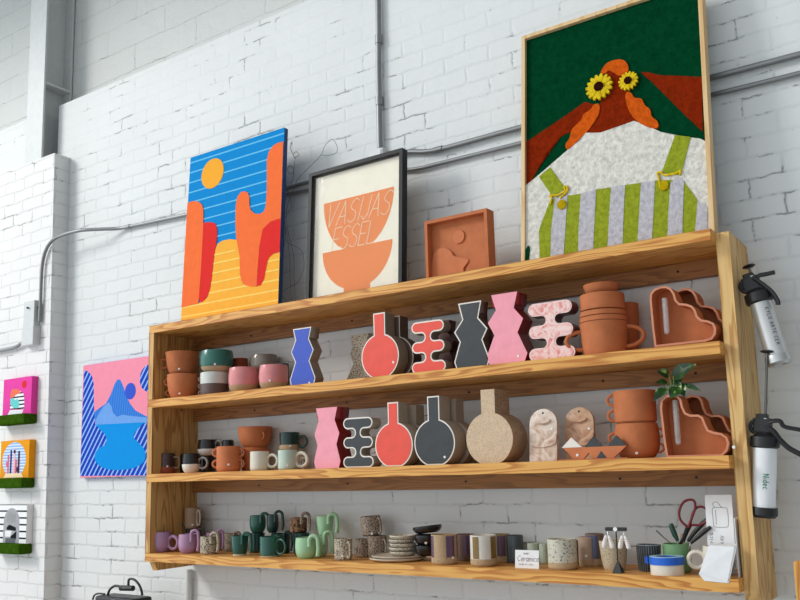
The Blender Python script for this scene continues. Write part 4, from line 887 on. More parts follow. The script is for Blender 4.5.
# ------------------------------------------------------------------ lowest shelf
yf, yb = .056, .160
g = (0.0219, 0.0348, 0.0704)
mug('lilac mug with an open C handle, first at the left of the lowest shelf', g, yf, 0, 'round', LILAC, hs=[H(t='ring',a=8,s=.022,z=.48,w=.0062)], grp=G3)
mug('lilac mug with a cane-shaped hook handle, second from the left', (0.161, 0.0342, 0.0653), yf, 0, 'round', LILAC, hs=[H(t='hook',a=-26,s=0.0124,w=0.0055,top=1.22)], grp=G3)
mug('teal mug behind the two lilac mugs at the left', (-0.0143, 0.0316, 0.0838), yb, 0, 'cyl', ceramic('dull_teal_glaze',(44,86,80),.3), hs=[H(t='hook',a=-28,s=0.0118,w=0.0042,top=1.08)], grp=G3)
mug('dark mug at the back carrying the tall tan mug', hh((0.076, 0.0286, 0.0791), .0755), yb+.004, 0, 'cyl', ceramic('umber_glaze',(70,66,56),.3), hs=[H(t='hook',a=-28,s=0.0118,w=0.0042,top=1.02)], grp=G3)
u1 = (0.0656, 0.0278, 0.0742)
mug('tall tan mug with a pale oval handle stacked at the back near the left', u1, yb, .078, 'cyl', ceramic('tan_satin_glaze',(166,136,108),.55,speck=(130,104,80)), hs=[H(t='oval',a=-5,s=.0125,z=.52,w=.0032,e=2.2)], hmat=ceramic('bone_handle',(206,194,172),.5), dot=(-40,.18), grp=G3)
mug('speckled cream mug with a speckled hook handle, third from the left', (0.2653, 0.0295, 0.059), yf, 0, 'cyl', SPECK, hs=[H(t='hook',a=-30,s=0.0118,w=0.0055,top=1.24)], grp=G3)
mug('lilac mug peeking over behind the speckled cream mug', (0.1805, 0.0282, 0.0634), yb, 0, 'cyl', LILAC, hs=[H(t='hook',a=-23,s=0.0106,w=0.0047,top=1.16)], grp=G3)
mug('brown speckled mug behind, left of the first green mug', (0.2664, 0.0243, 0.0623), yb, 0, 'cyl', SPECK2, hs=[H(t='hook',a=-23,s=0.0106,w=0.0047,top=1.1)], grp=G3)
mug('teal green mug with a hook handle and pale foot, leftmost green one in front', (0.4125, 0.0297, 0.0639), yf, 0, 'taper', GREEN, base=CREAM, bf=.08, hs=[H(t='hook',a=-30,s=0.0147,w=0.0052,top=1.17,f=.5)], hmat=GREEN, grp=G3)
mug('dark green mug behind the two front green mugs', hh((0.3947, 0.0257, 0.0559), .0655), yb, 0, 'cyl', GREEND, hs=[], grp=G3)
mug('teal green mug with a round ring handle and pale foot in the front row', (0.5486, 0.0323, 0.0639), yf, 0, 'cyl', GREEN, base=CREAM, bf=.07, hs=[H(t='ring',a=-5,s=.023,z=.52,w=.0036)], grp=G3)
mug('dark green mug with arched handle behind the ring-handled green mug', hh((0.5013, 0.032, 0.0614), .0655), yb, 0, 'cyl', GREEND, hs=[H(t='hook',a=-28,s=0.0130,w=0.0039,top=1.14)], grp=G3)
mug('teal green mug with a tall hook handle stacked at the back, left of two', (0.3958, 0.0283, 0.0579), yb, .0675, 'round', GREEN, hs=[H(t='hook',a=-26,s=0.0130,w=0.0049,top=1.15,f=.45)], grp=G3)
mug('very dark green mug with a hook handle stacked at the back, right of two', (0.4628, 0.0204, 0.0607), yb+.003, .0675, 'round', GREEND, hs=[H(t='hook',a=-26,s=0.0130,w=0.0049,top=1.2,f=.45)], grp=G3)
mug('dark green mug at the back under the rough brown mug', hh((0.5932, 0.0266, 0.0621), .069), yb+.002, 0, 'cyl', GREEND, hs=[], grp=G3)
mug('rough mottled brown mug with a bent handle stacked at the back', (0.5826, 0.0283, 0.0477), yb, .071, 'cyl', ceramic('rough_brown_clay',(150,108,72),.8,speck=(52,34,28),amount=.5,spscale=120,bump=.004), hs=[H(t='hook',a=-28,s=0.0124,w=0.0055,top=1.35,f=.5)], hmat=SPECK2, grp=G3, tilt=(0,.0,0))
mug('pale mint green mug with a thick hook handle in the front row', (0.7049, 0.0346, 0.0634), yf, 0, 'round', MINT, hs=[H(t='hook',a=-33,s=0.0136,w=0.0070,top=1.12,f=.5)], grp=G3)
v1 = (0.7025, 0.0276, 0.0637)
mug('pale mint green mug under the other mint mug at the back', v1, .125, 0, 'round', MINT, hs=[H(t='hook',a=-18,s=0.0124,w=0.0062,top=1.22,f=.5)], grp=G3)
mug('pale mint green mug on top of another mint mug, hook handle to the right', (0.7023, 0.0285, 0.0609), .155, v1[2]+.001, 'taper', MINT, hs=[H(t='hook',a=-28,s=0.0136,w=0.0065,top=1.12,f=.45)], grp=G3)
mug('brown speckled mug with a long oval handle in the front row, white sticker', (0.8542, 0.0276, 0.0631), yf, 0, 'cyl', SPECK, hs=[H(t='oval',a=-25,s=.0125,z=.5,w=.0036,e=1.9)], dot=(-58,.22), grp=G3)
mug('grey-brown speckled mug with a long oval handle behind the front one', (0.8594, 0.0284, 0.0555), .150, 0, 'cyl', SPECK2, hs=[H(t='oval',a=-15,s=.0125,z=.5,w=.0036,e=1.9)], grp=G3)
w1 = (0.9075, 0.0251, 0.0584)
mug('speckled mug with oval handle at the back, bottom of the two-mug stack', (w1[0], .031, .0650), .165, 0, 'cyl', SPECK2, hs=[H(t='oval',a=-20,s=.0125,z=.5,w=.0034,e=1.9)], grp=G3, dx=-.004)
mug('speckled mug tilted on top of the back stack, dark inside visible', (0.8852, 0.0316, 0.059), .163, .067, 'cyl', SPECK2, hs=[H(t='oval',a=-15,s=.0125,z=.5,w=.0036,e=1.9)], dot=(-52,.12), grp=G3, tilt=(.05,-.06,0))

# plates and little dishes
def disc(name, label, cat, x, y, z, r, h, mat, grp, lip=.003, tilt=(0,0,0)):
    m = MB(); m.lathe([(0,0),(r*.8,0),(r*.97,h*.45),(r,h*.8),(r*.995,h),(r*.97,h),(r*.93,h-lip),(0,h-lip)], 48)
    return solo(m.build(name, mat), label, cat, (x,y,z), tilt, grp)
PLW = ceramic('cream_plate_glaze', (224,214,194), .35); pxc = 1.0211
disc('plate', 'cream plate lying on the lowest shelf, lower of two', 'plate', pxc, .108, .0005, .086, .009, PLW, 'cream plates on the lowest shelf')
disc('plate', 'cream plate lying on the lowest shelf, upper of two', 'plate', pxc+.004, .109, .0075, .083, .009, ceramic('cream_plate_dark_rim', (206,190,170), .35), 'cream plates on the lowest shelf')
for i in range(5):
    x_ = 1.0368; nm = ['bottom', 'second from the bottom', 'middle', 'second from the top', 'top'][i]
    m = MB(); r_ = .041-.0012*(i%2); h_ = .0125
    m.lathe([(0,0),(r_*.75,0),(r_*.95,h_*.4),(r_,h_*.75),(r_*.98,h_),(r_*.92,h_),(r_*.85,h_*.5),(0,h_*.35)], 40)
    solo(m.build('small_dish', ceramic('speckled_dish_clay', (208,196,174), .5, speck=(66,52,44), amount=.56, spscale=300)), 'speckled cream dish, '+nm+' of the stack of five on the plates', 'dish', (x_+.002*(-1)**i, .112, .0145+i*.0118), (0,0,i*.7), 'speckled dishes stacked on the plates')
bxk = 1.1091
mug('black bowl with white sticker at the foot of the black pile', (bxk, .036, .030), .125, .0145, 'bowl', BLACKG, name='bowl', cat='bowl', grp='black bowls on the lowest shelf', dx=.004)
mug('black bowl in the middle of the black pile beside the dishes', (bxk, .037, .028), .125, .047, 'bowl', BLACKG, dot=(-60,.25), name='bowl', cat='bowl', grp='black bowls on the lowest shelf', dx=.006)
t = mug('shallow black dish tilted on top of the black pile', (bxk+.012, .044, .020), .125, .0805, 'bowl', BLACKG, name='bowl', cat='bowl', grp='black bowls on the lowest shelf', tilt=(0,-.12,0))

# panelled cups
def panel_cup(label, xrh, y, body, panels, basem, bf=.24, dot=None, z=0, notch=True):
    X, r, h = xrh
    t = mug(label, (X, r, h), y, z, 'cyl', body, base=basem, bf=bf, dot=dot, name='cup', cat='cup', grp='striped cups on the lowest shelf')
    for a0, a1, mt in panels:
        m = MB(); pr = [(r*rim_r('cyl', f)+.0012, f*h) for f in (.26,.4,.6,.8,.97)]
        m.lathe(pr, 8, a0=rad(a0), a1=rad(a1)); m.lathe([(a_-.0014, b_) for a_, b_ in pr], 8, a0=rad(a0), a1=rad(a1)); m.build('glaze_panel', mt, t)
    return t
PUR = ceramic('plum_glaze', (98,68,96), .25); OCH = ceramic('olive_ochre_glaze', (128,98,34), .25); TANC = ceramic('tan_cup_clay', (182,152,114), .6, speck=(140,110,80)); WHC = ceramic('chalk_glaze', (222,214,202), .4); BLU = ceramic('slate_blue_glaze', (84,88,120), .3); GRB = ceramic('blue_grey_glaze', (78,88,94), .3)
panel_cup('tan cup with plum purple panels in the front row', (1.2156, 0.0369, 0.0821), .062, TANC, [(-50,-10,PUR),(-135,-112,PUR),(20,60,PUR),(130,170,PUR)], TAN, dot=(-20,.24))
panel_cup('brown and plum cup behind the tan panelled cup', (1.2264, 0.0292, 0.076), .162, ceramic('brown_cup_clay',(112,84,76),.5), [(-70,-20,PUR),(20,60,PUR)], CLAYD)
panel_cup('chalk white cup with olive ochre panels in the front row', (1.3432, 0.0365, 0.0824), .062, WHC, [(-112,-82,OCH),(-28,6,OCH),(50,90,OCH),(130,170,OCH)], TAN)
panel_cup('olive and plum cup behind the chalk white cup', (1.3416, 0.0312, 0.0782), .158, ceramic('olive_cup_glaze',(150,134,92),.4), [(-72,-30,PUR)], TAN)
panel_cup('blue-grey cup at the back, left of the small sign', (1.3846, 0.0253, 0.075), .168, GRB, [], GRB, bf=.1)
PM = ceramic('pale_speckled_mint', (190,204,184), .4, speck=(130,146,130)); SPC = ceramic('pale_speckled_glaze', (206,200,180), .45, speck=(92,92,84), amount=.60, spscale=180)
mug('pale mint cup behind the small sign, left of two', (1.4459, 0.0166, 0.0546), .162, 0, 'cyl', PM, name='cup', cat='cup', grp='cups on the lowest shelf')
mug('pale mint cup behind the small sign, right of two', (1.4787, 0.0151, 0.0543), .165, 0, 'cyl', PM, name='cup', cat='cup', grp='cups on the lowest shelf')
mug('pale speckled cup with bare base standing in front of the tan cup', (1.5786, 0.0379, 0.0766), .062, 0, 'cyl', SPC, base=TAN, bf=.25, name='cup', cat='cup', grp='cups on the lowest shelf')
mug('dark cup at the back behind the pale speckled cup', (1.5563, 0.0241, 0.0641), .166, 0, 'cyl', CLAYD, name='cup', cat='cup', grp='cups on the lowest shelf')
mug('pinkish tan cup with white sticker behind the speckled one', (1.6103, 0.0219, 0.0759), .148, 0, 'cyl', ceramic('pinkish_tan_glaze',(190,164,142),.5,speck=(150,124,104)), base=TAN, bf=.25, dot=(-72,.38), name='cup', cat='cup', grp='cups on the lowest shelf')
panel_cup('slate blue and brown cup behind, between the tan and earring cups', (1.6275, 0.0248, 0.0838), .164, ceramic('warm_brown_glaze',(134,112,92),.5), [(-110,-50,BLU)], TAN)
mug('speckled sand cup right behind the earring stand', (1.7073, 0.0361, 0.0726), .092, 0, 'taper', ceramic('speckled_sand_glaze',(196,180,150),.6,speck=(120,98,74),amount=.6), name='cup', cat='cup', grp='cups on the lowest shelf')

# small sign
t = thing('shop_card', 'small white folded card with handwritten lines standing on the lowest shelf', 'sign', (1.4474, .045, 0), (-.10,0,0))
MB().box((0,0,0), (.070,.0012,.047)).build('card_front', PAPER, t); INK = plain('grey_ink', (120,96,116), .7)
m = MB()
for s_ in strokes('Ceramica', .007, .018, .0145, gap=.16, slant=.15): ribbon(m, s_, .0011, -.0004)
for s_ in strokes('mami', .026, .036, .006, gap=.3): ribbon(m, s_, .0007, -.0004)
for s_ in strokes('nade in cdnx'.replace('x','c'), .012, .008, .005, gap=.4): ribbon(m, s_, .0006, -.0004)
m.build('handwriting', INK, t, merge=False)

# earring stand with two earrings
ex, ey = 1.74, .032
t = thing('earring_stand', 'black T-shaped jewellery stand on a small pyramid foot', 'jewellery stand', (ex, ey, 0))
m = MB(); m.add([(-.012,-.012,0),(.012,-.012,0),(.012,.012,0),(-.012,.012,0),(-.003,-.003,.026),(.003,-.003,.026),(.003,.003,.026),(-.003,.003,.026)], [(0,3,2,1),(4,5,6,7),(0,1,5,4),(1,2,6,5),(2,3,7,6),(3,0,4,7)]); m.build('pyramid_foot', BLACKP, t)
m = MB(); m.tube([(0,0,.025),(0,0,.102)], .0016, 10); m.build('post', BLACKP, t)
MB().box((-.027,-.004,.102), (.027,.004,.111)).build('crossbar', BLACKP, t, bevel=.0008)
m = MB(); m.lathe([(0,.0015),(.0052,.0015),(.0052,0),(0,0)], 20); m.build('round_tag', STICK, t, loc=(0,-.0042,.1065), rot=(pi/2,0,0))
EAR = plain('white_beaded_earring', (238,232,226), .5)
for sx, lb in ((-.0205, 'left'), (.0215, 'right')):
    e = thing('earring', 'white ribbed horseshoe earring hanging at the '+lb+' of the black stand', 'earring', (ex+sx, ey-.006, .050), group='earrings on the black stand')
    e.scale = (1,1,.86); e.location.z += .007
    for s_ in (-1, 1):
        m = MB(); m.tube([(s_*.0030,0,.040),(s_*.0060,0,.030),(s_*.0095,0,.016),(s_*.0108,0,.006),(s_*.0108,0,.003)] , [.0035,.0050,.0062,.0060,.0045], 12); m.build('prong', EAR, e)
        for k_ in range(5):
            z_ = .006+k_*.006; m = MB(); xx = s_*(.0108-.0011*k_); m.tube([(xx-.0044,-.0052,z_),(xx+.0044,-.0052,z_)], .0006, 6); m.build('groove', plain('rose_groove', (206,170,160), .6), e)
    m = MB(); m.tube([(0,0,.040),(0,.001,.047),(.0,.004,.0535),(0,.006,.055)], .0006, 6); m.build('ear_wire', STEEL, e)
# glass tumbler
m = MB(); gx = 1.7944
t = thing('ribbed_tumbler', 'dark smoky ribbed glass tumbler left of the green pot', 'glass', (gx,.105,0))
prof = [(0,0),(.026,0),(.028,.006),(.031,.064),(.0292,.064),(.026,.008),(0,.006)]
m.lathe(prof, 48); gm = ceramic('smoky_ribbed_glass', (64,70,72), .1, vary=.2); k = NT('smoky_glass')
tc = k.n('TexCoord'); sx_ = k.n('SeparateXYZ'); k.l(tc.outputs['Object'], sx_.inputs[0]); an = k.math('ARCTAN2', sx_.outputs[1], sx_.outputs[0])
st_ = k.math('SINE', k.math('MULTIPLY', an, 30)); k.base(k.ramp(k.math('ADD', k.math('MULTIPLY', st_, .5), .5), [(0, lin((46,50,54))), (1, lin((120,126,126)))])); k.b.inputs['Roughness'].default_value = .12; k.b.inputs['Transmission Weight'].default_value = .35; k.bump(st_, .001)
m.build('body', k.m, t)
m = MB(); m.lathe([(.0293,.0642),(.0311,.0642),(.0309,.0655),(.0295,.0655),(.0293,.0642)], 40); m.build('rim', plain('clear_grey_rim', (170,176,176), .2), t)
# tape roll / lidded tub
tx, tr_, thh = (1.8559, 0.0414, 0.0428)
t = thing('tape_roll', 'roll of blue tape lying on a cream roll at the front of the lowest shelf', 'tape roll', (tx,.052,0))
def ring_(r0, r1, z0, z1): return [(r1,z0),(r0,z0),(r0,z1),(r1,z1),(r1,z0)]
m = MB(); m.lathe(ring_(tr_*.95, tr_*.62, 0, thh*.56), 48); m.build('cream_tape', plain('cream_tape', (226,218,202), .6), t)
m = MB(); m.lathe(ring_(tr_, tr_*.62, thh*.562, thh*.97), 48); m.build('blue_tape', plain('blue_painters_tape', (16,98,206), .5), t)
m = MB(); m.lathe(ring_(tr_*.97, tr_*.60, thh*.972, thh*1.0), 48); m.build('pale_top', plain('pale_blue_edge', (170,204,226), .5), t)
m = MB(); m.add([(-tr_-.0012,-.012,thh*.56),(-tr_-.008,-.014,thh*.60),(-tr_-.008,-.014,thh*.97),(-tr_-.0012,-.012,thh*.97)], [(0,1,2,3)]); m.build('loose_tape_end', MATS['blue_painters_tape'], t)

# green pot of tools
gp = (1.8633, 0.0335, 0.0673)
mug('mint green tool pot filled with scissors and pliers', gp, .112, 0, 'cyl', ceramic('pot_mint_glaze',(120,164,112),.35), name='tool_pot', cat='pot', grp=None, inner=None)
GX, GYY, GZ = gp[0], .112, gp[2]
def at(u): return u
# scissors
SRED = plain('dark_red_grip', (122,22,34), .4); 
t = thing('scissors', 'scissors with dark red and black loop grips standing in the green pot', 'scissors', (GX+.002, GYY, .010))
sc_ = lambda p: (p[0]-GX-.002, .0, p[1]-.010)
l1 = [sc_(p) for p in [(1.8953, 0.1088), (1.8791, 0.1233), (1.8756, 0.1428), (1.8846, 0.1648), (1.9002, 0.1746), (1.9147, 0.1721), (1.9159, 0.1551), (1.9069, 0.1332), (1.8981, 0.1137)]]
l2 = [sc_(p) for p in [(1.9008, 0.1162), (1.9075, 0.1405), (1.9183, 0.1551), (1.9331, 0.1575), (1.9444, 0.1479), (1.9455, 0.1311), (1.935, 0.119), (1.9201, 0.114), (1.9079, 0.1138)]]
m = MB(); m.tube(spline(l1, 5, True), .0032, 10, closed=True); m.build('grip', SRED, t)
m = MB(); m.tube(spline([(a_, .004, c_) for a_, b_, c_ in l2], 5, True), .0030, 10, closed=True); m.build('grip', SRED, t)
m = MB(); m.tube([(l1[0][0],.0,l1[0][2]),(.004,0,.040),(.006,0,.004)], [.0065,.0055,.002], 8, flat=.35); m.build('blade', plain('dark_blade', (60,62,64), .3, metal=.7), t)
m = MB(); m.tube([(l2[0][0],.004,l2[0][2]),(-.002,.004,.040),(-.008,.004,.004)], [.006,.005,.002], 8, flat=.35); m.build('blade', MATS['dark_blade'], t)
def tool(name, label, cat, pts, r, mat, tip=None, yy=0):
    t = thing(name, label, cat, (GX, GYY+yy, .008)); m = MB(); P3 = [(p[0]-GX, 0, p[1]-.008) for p in pts]
    m.tube(P3, r, 10); m.build('handle', mat, t)
    m = MB(); e = P3[0]; m.tube([e, (e[0]*.3, 0, .004)], [r[0]*.45 if isinstance(r, list) else r*.45, .0015], 8); m.build('shaft', tip or STEEL, t); return t
tool('pliers', 'black-handled pliers leaning to the right in the green pot', 'pliers', [(1.8904, 0.0743), (1.9066, 0.094), (1.9277, 0.116), (1.9433, 0.1306)], [.004,.0055,.006,.004], BLACKP, yy=.008)
tool('pliers', 'second black-handled pliers, lower and further right in the green pot', 'pliers', [(1.9019, 0.0709), (1.92, 0.0856), (1.9379, 0.1003), (1.953, 0.11)], [.004,.0055,.006,.004], BLACKP, yy=-.010)
tool('screwdriver', 'green-handled tool standing in the green pot', 'tool', [(1.8688, 0.0746), (1.8624, 0.089), (1.8552, 0.1109), (1.8544, 0.117)], [.004,.0065,.0068,.004], plain('bottle_green_plastic', (14,62,44), .3), yy=-.004)
tool('paintbrush', 'wooden-handled brush standing in the green pot', 'brush', [(1.8804, 0.0652), (1.8781, 0.0845), (1.8774, 0.0917)], [.003,.0042,.003], plain('brush_wood', (196,164,116), .6), yy=.002)
tool('needle_tool', 'thin metal tool leaning far left out of the green pot', 'tool', [(1.8548, 0.0661), (1.8359, 0.0816), (1.8169, 0.0996)], [.0012,.0014,.0018], plain('dark_steel', (110,108,104), .35, metal=.8), yy=-.006)

# speckled cream mug behind the paper sheets
cm = (1.9711, 0.0315, 0.0676)
mug('cream mug with dark spots and a ring handle to the left, draped with paper sheets', cm, .072, 0, 'cyl', ceramic('cream_spotted_glaze',(226,220,204),.35,speck=(70,56,50),amount=.66,spscale=110), hs=[H(t='ring',a=190,s=.019,z=.52,w=.0052)], grp=None)
def sheetobj(label, pts, y0, thick=.0007, slope=None, name='paper_sheet', cat='paper', grp='paper sheets hanging at the end of the lowest shelf'):
    n = len(pts); x0 = pts[0][0]; zb_ = min(p[-1] for p in pts); v = []
    for p in pts: v.append((p[0]-x0, (p[1] if len(p) == 3 else 0)-0, p[-1]-zb_))
    m = MB(); m.add(v+[(a, b+thick, c) for a, b, c in v], [tuple(range(n)), tuple(range(2*n-1,n-1,-1))]+[(i,(i+1)%n,n+(i+1)%n,n+i) for i in range(n)])
    return solo(m.build(name, PAPER), label, cat, (x0, y0, zb_), (0,0,0), grp)
for i, (q4, yy, lb) in enumerate((([(1.9498, 0.0145), (2.0097, -0.0074), (2.0263, 0.0774), (1.9683, 0.0794)], -.0035, 'front sheet of blank white paper draped over the end mug'), ([(1.9466, 0.01), (1.958, -0.0052), (2.0124, -0.0082), (2.0299, 0.0754), (1.9712, 0.0796)], -.0018, 'second sheet of white paper, its lower corner showing under the front one'))):
    # sheet: hangs in front of the board edge, folds back over the mug rim
    tpl, tpr = q4[-1], q4[-2]; zt = cm[2]+.004; 
    t = thing('paper_sheet', lb, 'paper', (q4[0][0], yy, 0), group='paper sheets draped over the end mug'); x0 = q4[0][0]
    m = MB(); low = q4[:-2]; nlow = len(low)
    v = [(a-x0, 0, b) for a, b in low]+[(tpr[0]-x0,.022,max(tpr[1],zt)-.006),(tpl[0]-x0,.022,max(tpl[1],zt)-.006)]
    n = len(v); v2 = [(a, b+.0006, c) for a, b, c in v]
    m.add(v+v2, [tuple(range(n)), tuple(range(2*n-1,n-1,-1))]+[(j,(j+1)%n,n+(j+1)%n,n+j) for j in range(n)])
    a, b = v[-1], v[-2]; m.add([a, b, (b[0]-.006,.045+i*.002,zt+.003), (a[0]-.006,.045+i*.002,zt+.003), ], [(0,1,2,3)]); m.add([(b[0]-.006,.045+i*.002,zt+.003), (a[0]-.006,.045+i*.002,zt+.003), (a[0]-.016,.085,zt+.001), (b[0]-.018,.085,zt+.001)], [(1,0,3,2)])
    m.build('sheet', PAPER, t)
# tall card with a bag drawing, leaning on the right-hand post
tc4 = [(1.9436, 0.032), (1.9971, 0.0292), (2.0106, 0.1852), (1.9506, 0.1868)]
t = thing('drawing_card', 'tall white card with a line drawing of a mug, standing behind the paper sheets', 'card', (tc4[0][0], .10, 0), (-.06,0,0))
cw_ = .062; chh = tc4[3][1]
MB().box((-.002,0,0), (cw_,.0012,chh)).build('card', PAPER, t)
m = MB()
for pth in ([(.016,.112),(.014,.150),(.020,.156),(.044,.156),(.050,.150),(.050,.116),(.044,.110),(.020,.110),(.016,.112)], [(.020,.156),(.016,.166),(.026,.170),(.034,.160),(.040,.156)], [(.022,.150),(.022,.116)]): ribbon(m, spline(pth,3), .0009, -.0004)
for s_ in strokes('Carica', .012, .058, .010, gap=.3, rot=pi/2): ribbon(m, s_, .0009, -.0004)
for s_ in strokes('mumikay', .036, .044, .010, gap=.3, rot=pi/2): ribbon(m, s_, .0009, -.0004)
for s_ in strokes('es a', .052, .05, .007, gap=.3, rot=pi/2): ribbon(m, s_, .0008, -.0004)
m.build('ink_drawing', plain('black_ink', (50,50,54), .7), t, merge=False)
m = MB(); m.box((0,0,0), (.0016,.10,.135)); solo(m.build('notepad_edge', PAPER), 'white card seen edge-on against the right-hand post', 'card', (2.0255,.035,.0005))

# ------------------------------------------------------------------ clay extruder guns hanging on the right-hand post
def frame_axis(o, p0, p1):
    z_ = (Vector(p1)-Vector(p0)).normalized(); x_ = Vector((1,0,0)); x_ = (x_-z_*x_.dot(z_)).normalized(); y_ = z_.cross(x_)
    o.rotation_euler = Matrix((x_, y_, z_)).transposed().to_euler()
ALU = plain('satin_aluminium', (206,206,204), .38, metal=.55); ALUW = plain('white_aluminium', (240,241,241), .4)
def gun(label, top, bot, r, alu, lever, rod, txt, tcol, capmat):
    t = thing('clay_extruder', label, 'clay extruder', top)
    L = (Vector(bot)-Vector(top)).length; frame_axis(t, top, bot)      # local z runs down the barrel
    m = MB(); m.lathe([(0,0),(r,0),(r,L),(r*.8,L),(r*.8,L-.002),(0,L-.002)], 40); m.build('barrel', alu, t)
    m = MB(); m.lathe([(0,-.024),(r*.7,-.024),(r*.95,-.018),(r*1.22,-.014),(r*1.25,.008),(r*1.02,.012),(r*.9,.0)], 40); m.build('head_collar', BLACKP, t)
    m = MB(); m.lathe([(r*.99,L-.016),(r*1.14,L-.016),(r*1.18,L-.010),(r*1.18,L+.002),(r*.95,L+.008),(r*.55,L+.008),(r*.5,L+.004),(0,L+.004)], 40); m.build('end_cap', capmat, t)
    m = MB(); m.box((-.026,-.014,-.058), (.014,.014,-.022)); m.box((-.020,-.011,-.068), (.006,.011,-.050)); m.build('grip_body', BLACKP, t, bevel=.004)
    m = MB(); m.tube(spline([(-.022,.012,-.052),(-.030,.014,-.042),(-.028,.014,-.028),(-.020,.012,-.022)],5), .0045, 8); m.build('release_lever', BLACKP, t)
    m = MB(); m.tube([(0,0,-.062),(0,0,-rod)], .0032, 10); r_ = m.build('piston_rod', MATS.get('dark_steel') or STEEL, t)
    m = MB(); m.lathe([(0,-rod-.003),(.012,-rod-.003),(.016,-rod),(.012,-rod+.003),(0,-rod+.004)], 24); m.build('rod_knob', BLACKP, t)
    for pth, rr_ in lever:
        m = MB(); m.tube(spline(pth, 5), rr_, 10, flat=.7); m.build('trigger_lever', BLACKP, t)
    for k_ in range(3):
        m = MB(); m.lathe([(0,-.0135),(.004,-.0135),(.004,.0135),(0,.0135)], 12); m.build('pivot_bolt', STEEL, t, loc=(.002,0,-.054+.013*k_), rot=(pi/2,0,0))
    # lettering down the barrel, bent round the tube
    m = MB(); h_, s0, rot_a, gp = txt[1:5]
    for s_ in strokes(txt[0], 0, 0, h_, gap=gp, wid=.9):
        s_ = [tuple(Vector(p_).lerp(Vector(n_), f_/4)) for p_, n_ in zip(s_[:-1], s_[1:]) for f_ in range(4)]+[s_[-1]]
        for (a, b) in zip(s_[:-1], s_[1:]):
            qa = [a, b]; dv = Vector((b[0]-a[0], b[1]-a[1])); 
            if dv.length < 1e-7: continue
            dv.normalize(); nn_ = Vector((-dv.y, dv.x))*h_*.065; pts_ = []
            for q_ in (Vector(a)-nn_, Vector(b)-nn_, Vector(b)+nn_, Vector(a)+nn_):
                an_ = rot_a-q_.y/r*txt[5]; pts_.append(((r+.0004)*cos(an_), (r+.0004)*sin(an_), s0+q_.x))
            m.add(pts_, [(0,1,2,3)])
    m.build('lettering', tcol, t, merge=False)
    return t
plain('dark_steel', (110,108,104), .35, metal=.8)
g1a = (2.1093, 0.1, 0.6526); g1b = (2.1415, 0.1, 0.4961)
gun('silver clay extruder with black head tilted beside the post, upper of two', g1a, g1b, .0255, ALU, [([(.006,.010,-.046),(.018,.012,-.052),(.034,.012,-.050),(.054,.010,-.048)], .0065), ([(.004,.012,-.050),(.020,.014,-.028),(.034,.014,-.004),(.040,.012,.020),(.038,.010,.030)], .0065)], .085,
    ('KYLO ARTE CER', .0085, .030, rad(66), .42, 1), plain('black_ink', (50,50,54), .7), STEEL)
g2a = (2.0998, 0.075, 0.3065); g2b = (2.083, 0.075, 0.1431)
gun('white-barrelled clay extruder with black head and long handles, lower of two', g2a, g2b, .0262, ALUW, [([(.004,.008,-.046),(.020,.010,-.052),(.034,.010,-.052),(.044,.010,-.040),(.080,.010,-.034),(.150,.010,-.022)], .0060), ([(.004,.010,-.040),(.022,.012,-.026),(.036,.012,-.008),(.060,.012,.012),(.110,.012,.034)], .0068)], .215,
    ('Nidec', .013, .072, rad(84), .22, 1), plain('green_print', (16,130,84), .6), BLACKP)

# ------------------------------------------------------------------ wire ornaments beside the desert painting
WIRE = plain('thin_wire', (120,118,112), .4, metal=.6)
def wire(label, pts, r=.0009):
    m = MB(); m.tube(spline(pts, 6), r, 6); return solo(m.build('wire_flower', WIRE), label, 'wire ornament', (0,0,0), (0,0,0), 'thin wire ornaments')
def XY(l, y): return [(a, y+(i%3-1)*.003, b) for i, (a, b) in enumerate(l)]
wire('thin wire stem ending in a big leaf loop above the poster', XY([(0.5752, 0.863), (0.5672, 0.9435), (0.5635, 1.02), (0.5423, 1.1175), (0.5318, 1.1971), (0.5657, 1.2769), (0.5935, 1.3056), (0.6428, 1.3378), (0.6914, 1.3695), (0.713, 1.3944), (0.7343, 1.4123), (0.7448, 1.4149), (0.7601, 1.4), (0.768, 1.3786), (0.7595, 1.362), (0.7334, 1.358), (0.6925, 1.3693)], .165))
wire('thin wire with small curls rising beside the desert painting edge', XY([(0.5513, 0.8662), (0.5431, 0.9387), (0.5394, 1.024), (0.5312, 1.1195), (0.5204, 1.1733), (0.5485, 1.2111), (0.5379, 1.2741), (0.5213, 1.3038), (0.5043, 1.2899), (0.5154, 1.27), (0.5435, 1.2816), (0.5607, 1.3433), (0.5497, 1.3633), (0.5328, 1.354), (0.5417, 1.3362), (0.564, 1.3365), (0.5722, 1.3888), (0.5866, 1.3942), (0.5801, 1.4089), (0.5612, 1.4046), (0.5667, 1.3901), (0.5502, 1.4292), (0.556, 1.4499), (0.5448, 1.4482)], .17))
wire('long thin wire bowing out low between the desert painting and the poster', XY([(0.542, 1.0187), (0.5589, 1.092), (0.556, 1.1351), (0.5643, 1.0741), (0.5967, 1.0517), (0.6286, 1.0295), (0.6441, 0.9938), (0.6384, 0.9533), (0.6062, 0.9169), (0.5412, 0.8929), (0.5627, 0.8584)], .13))

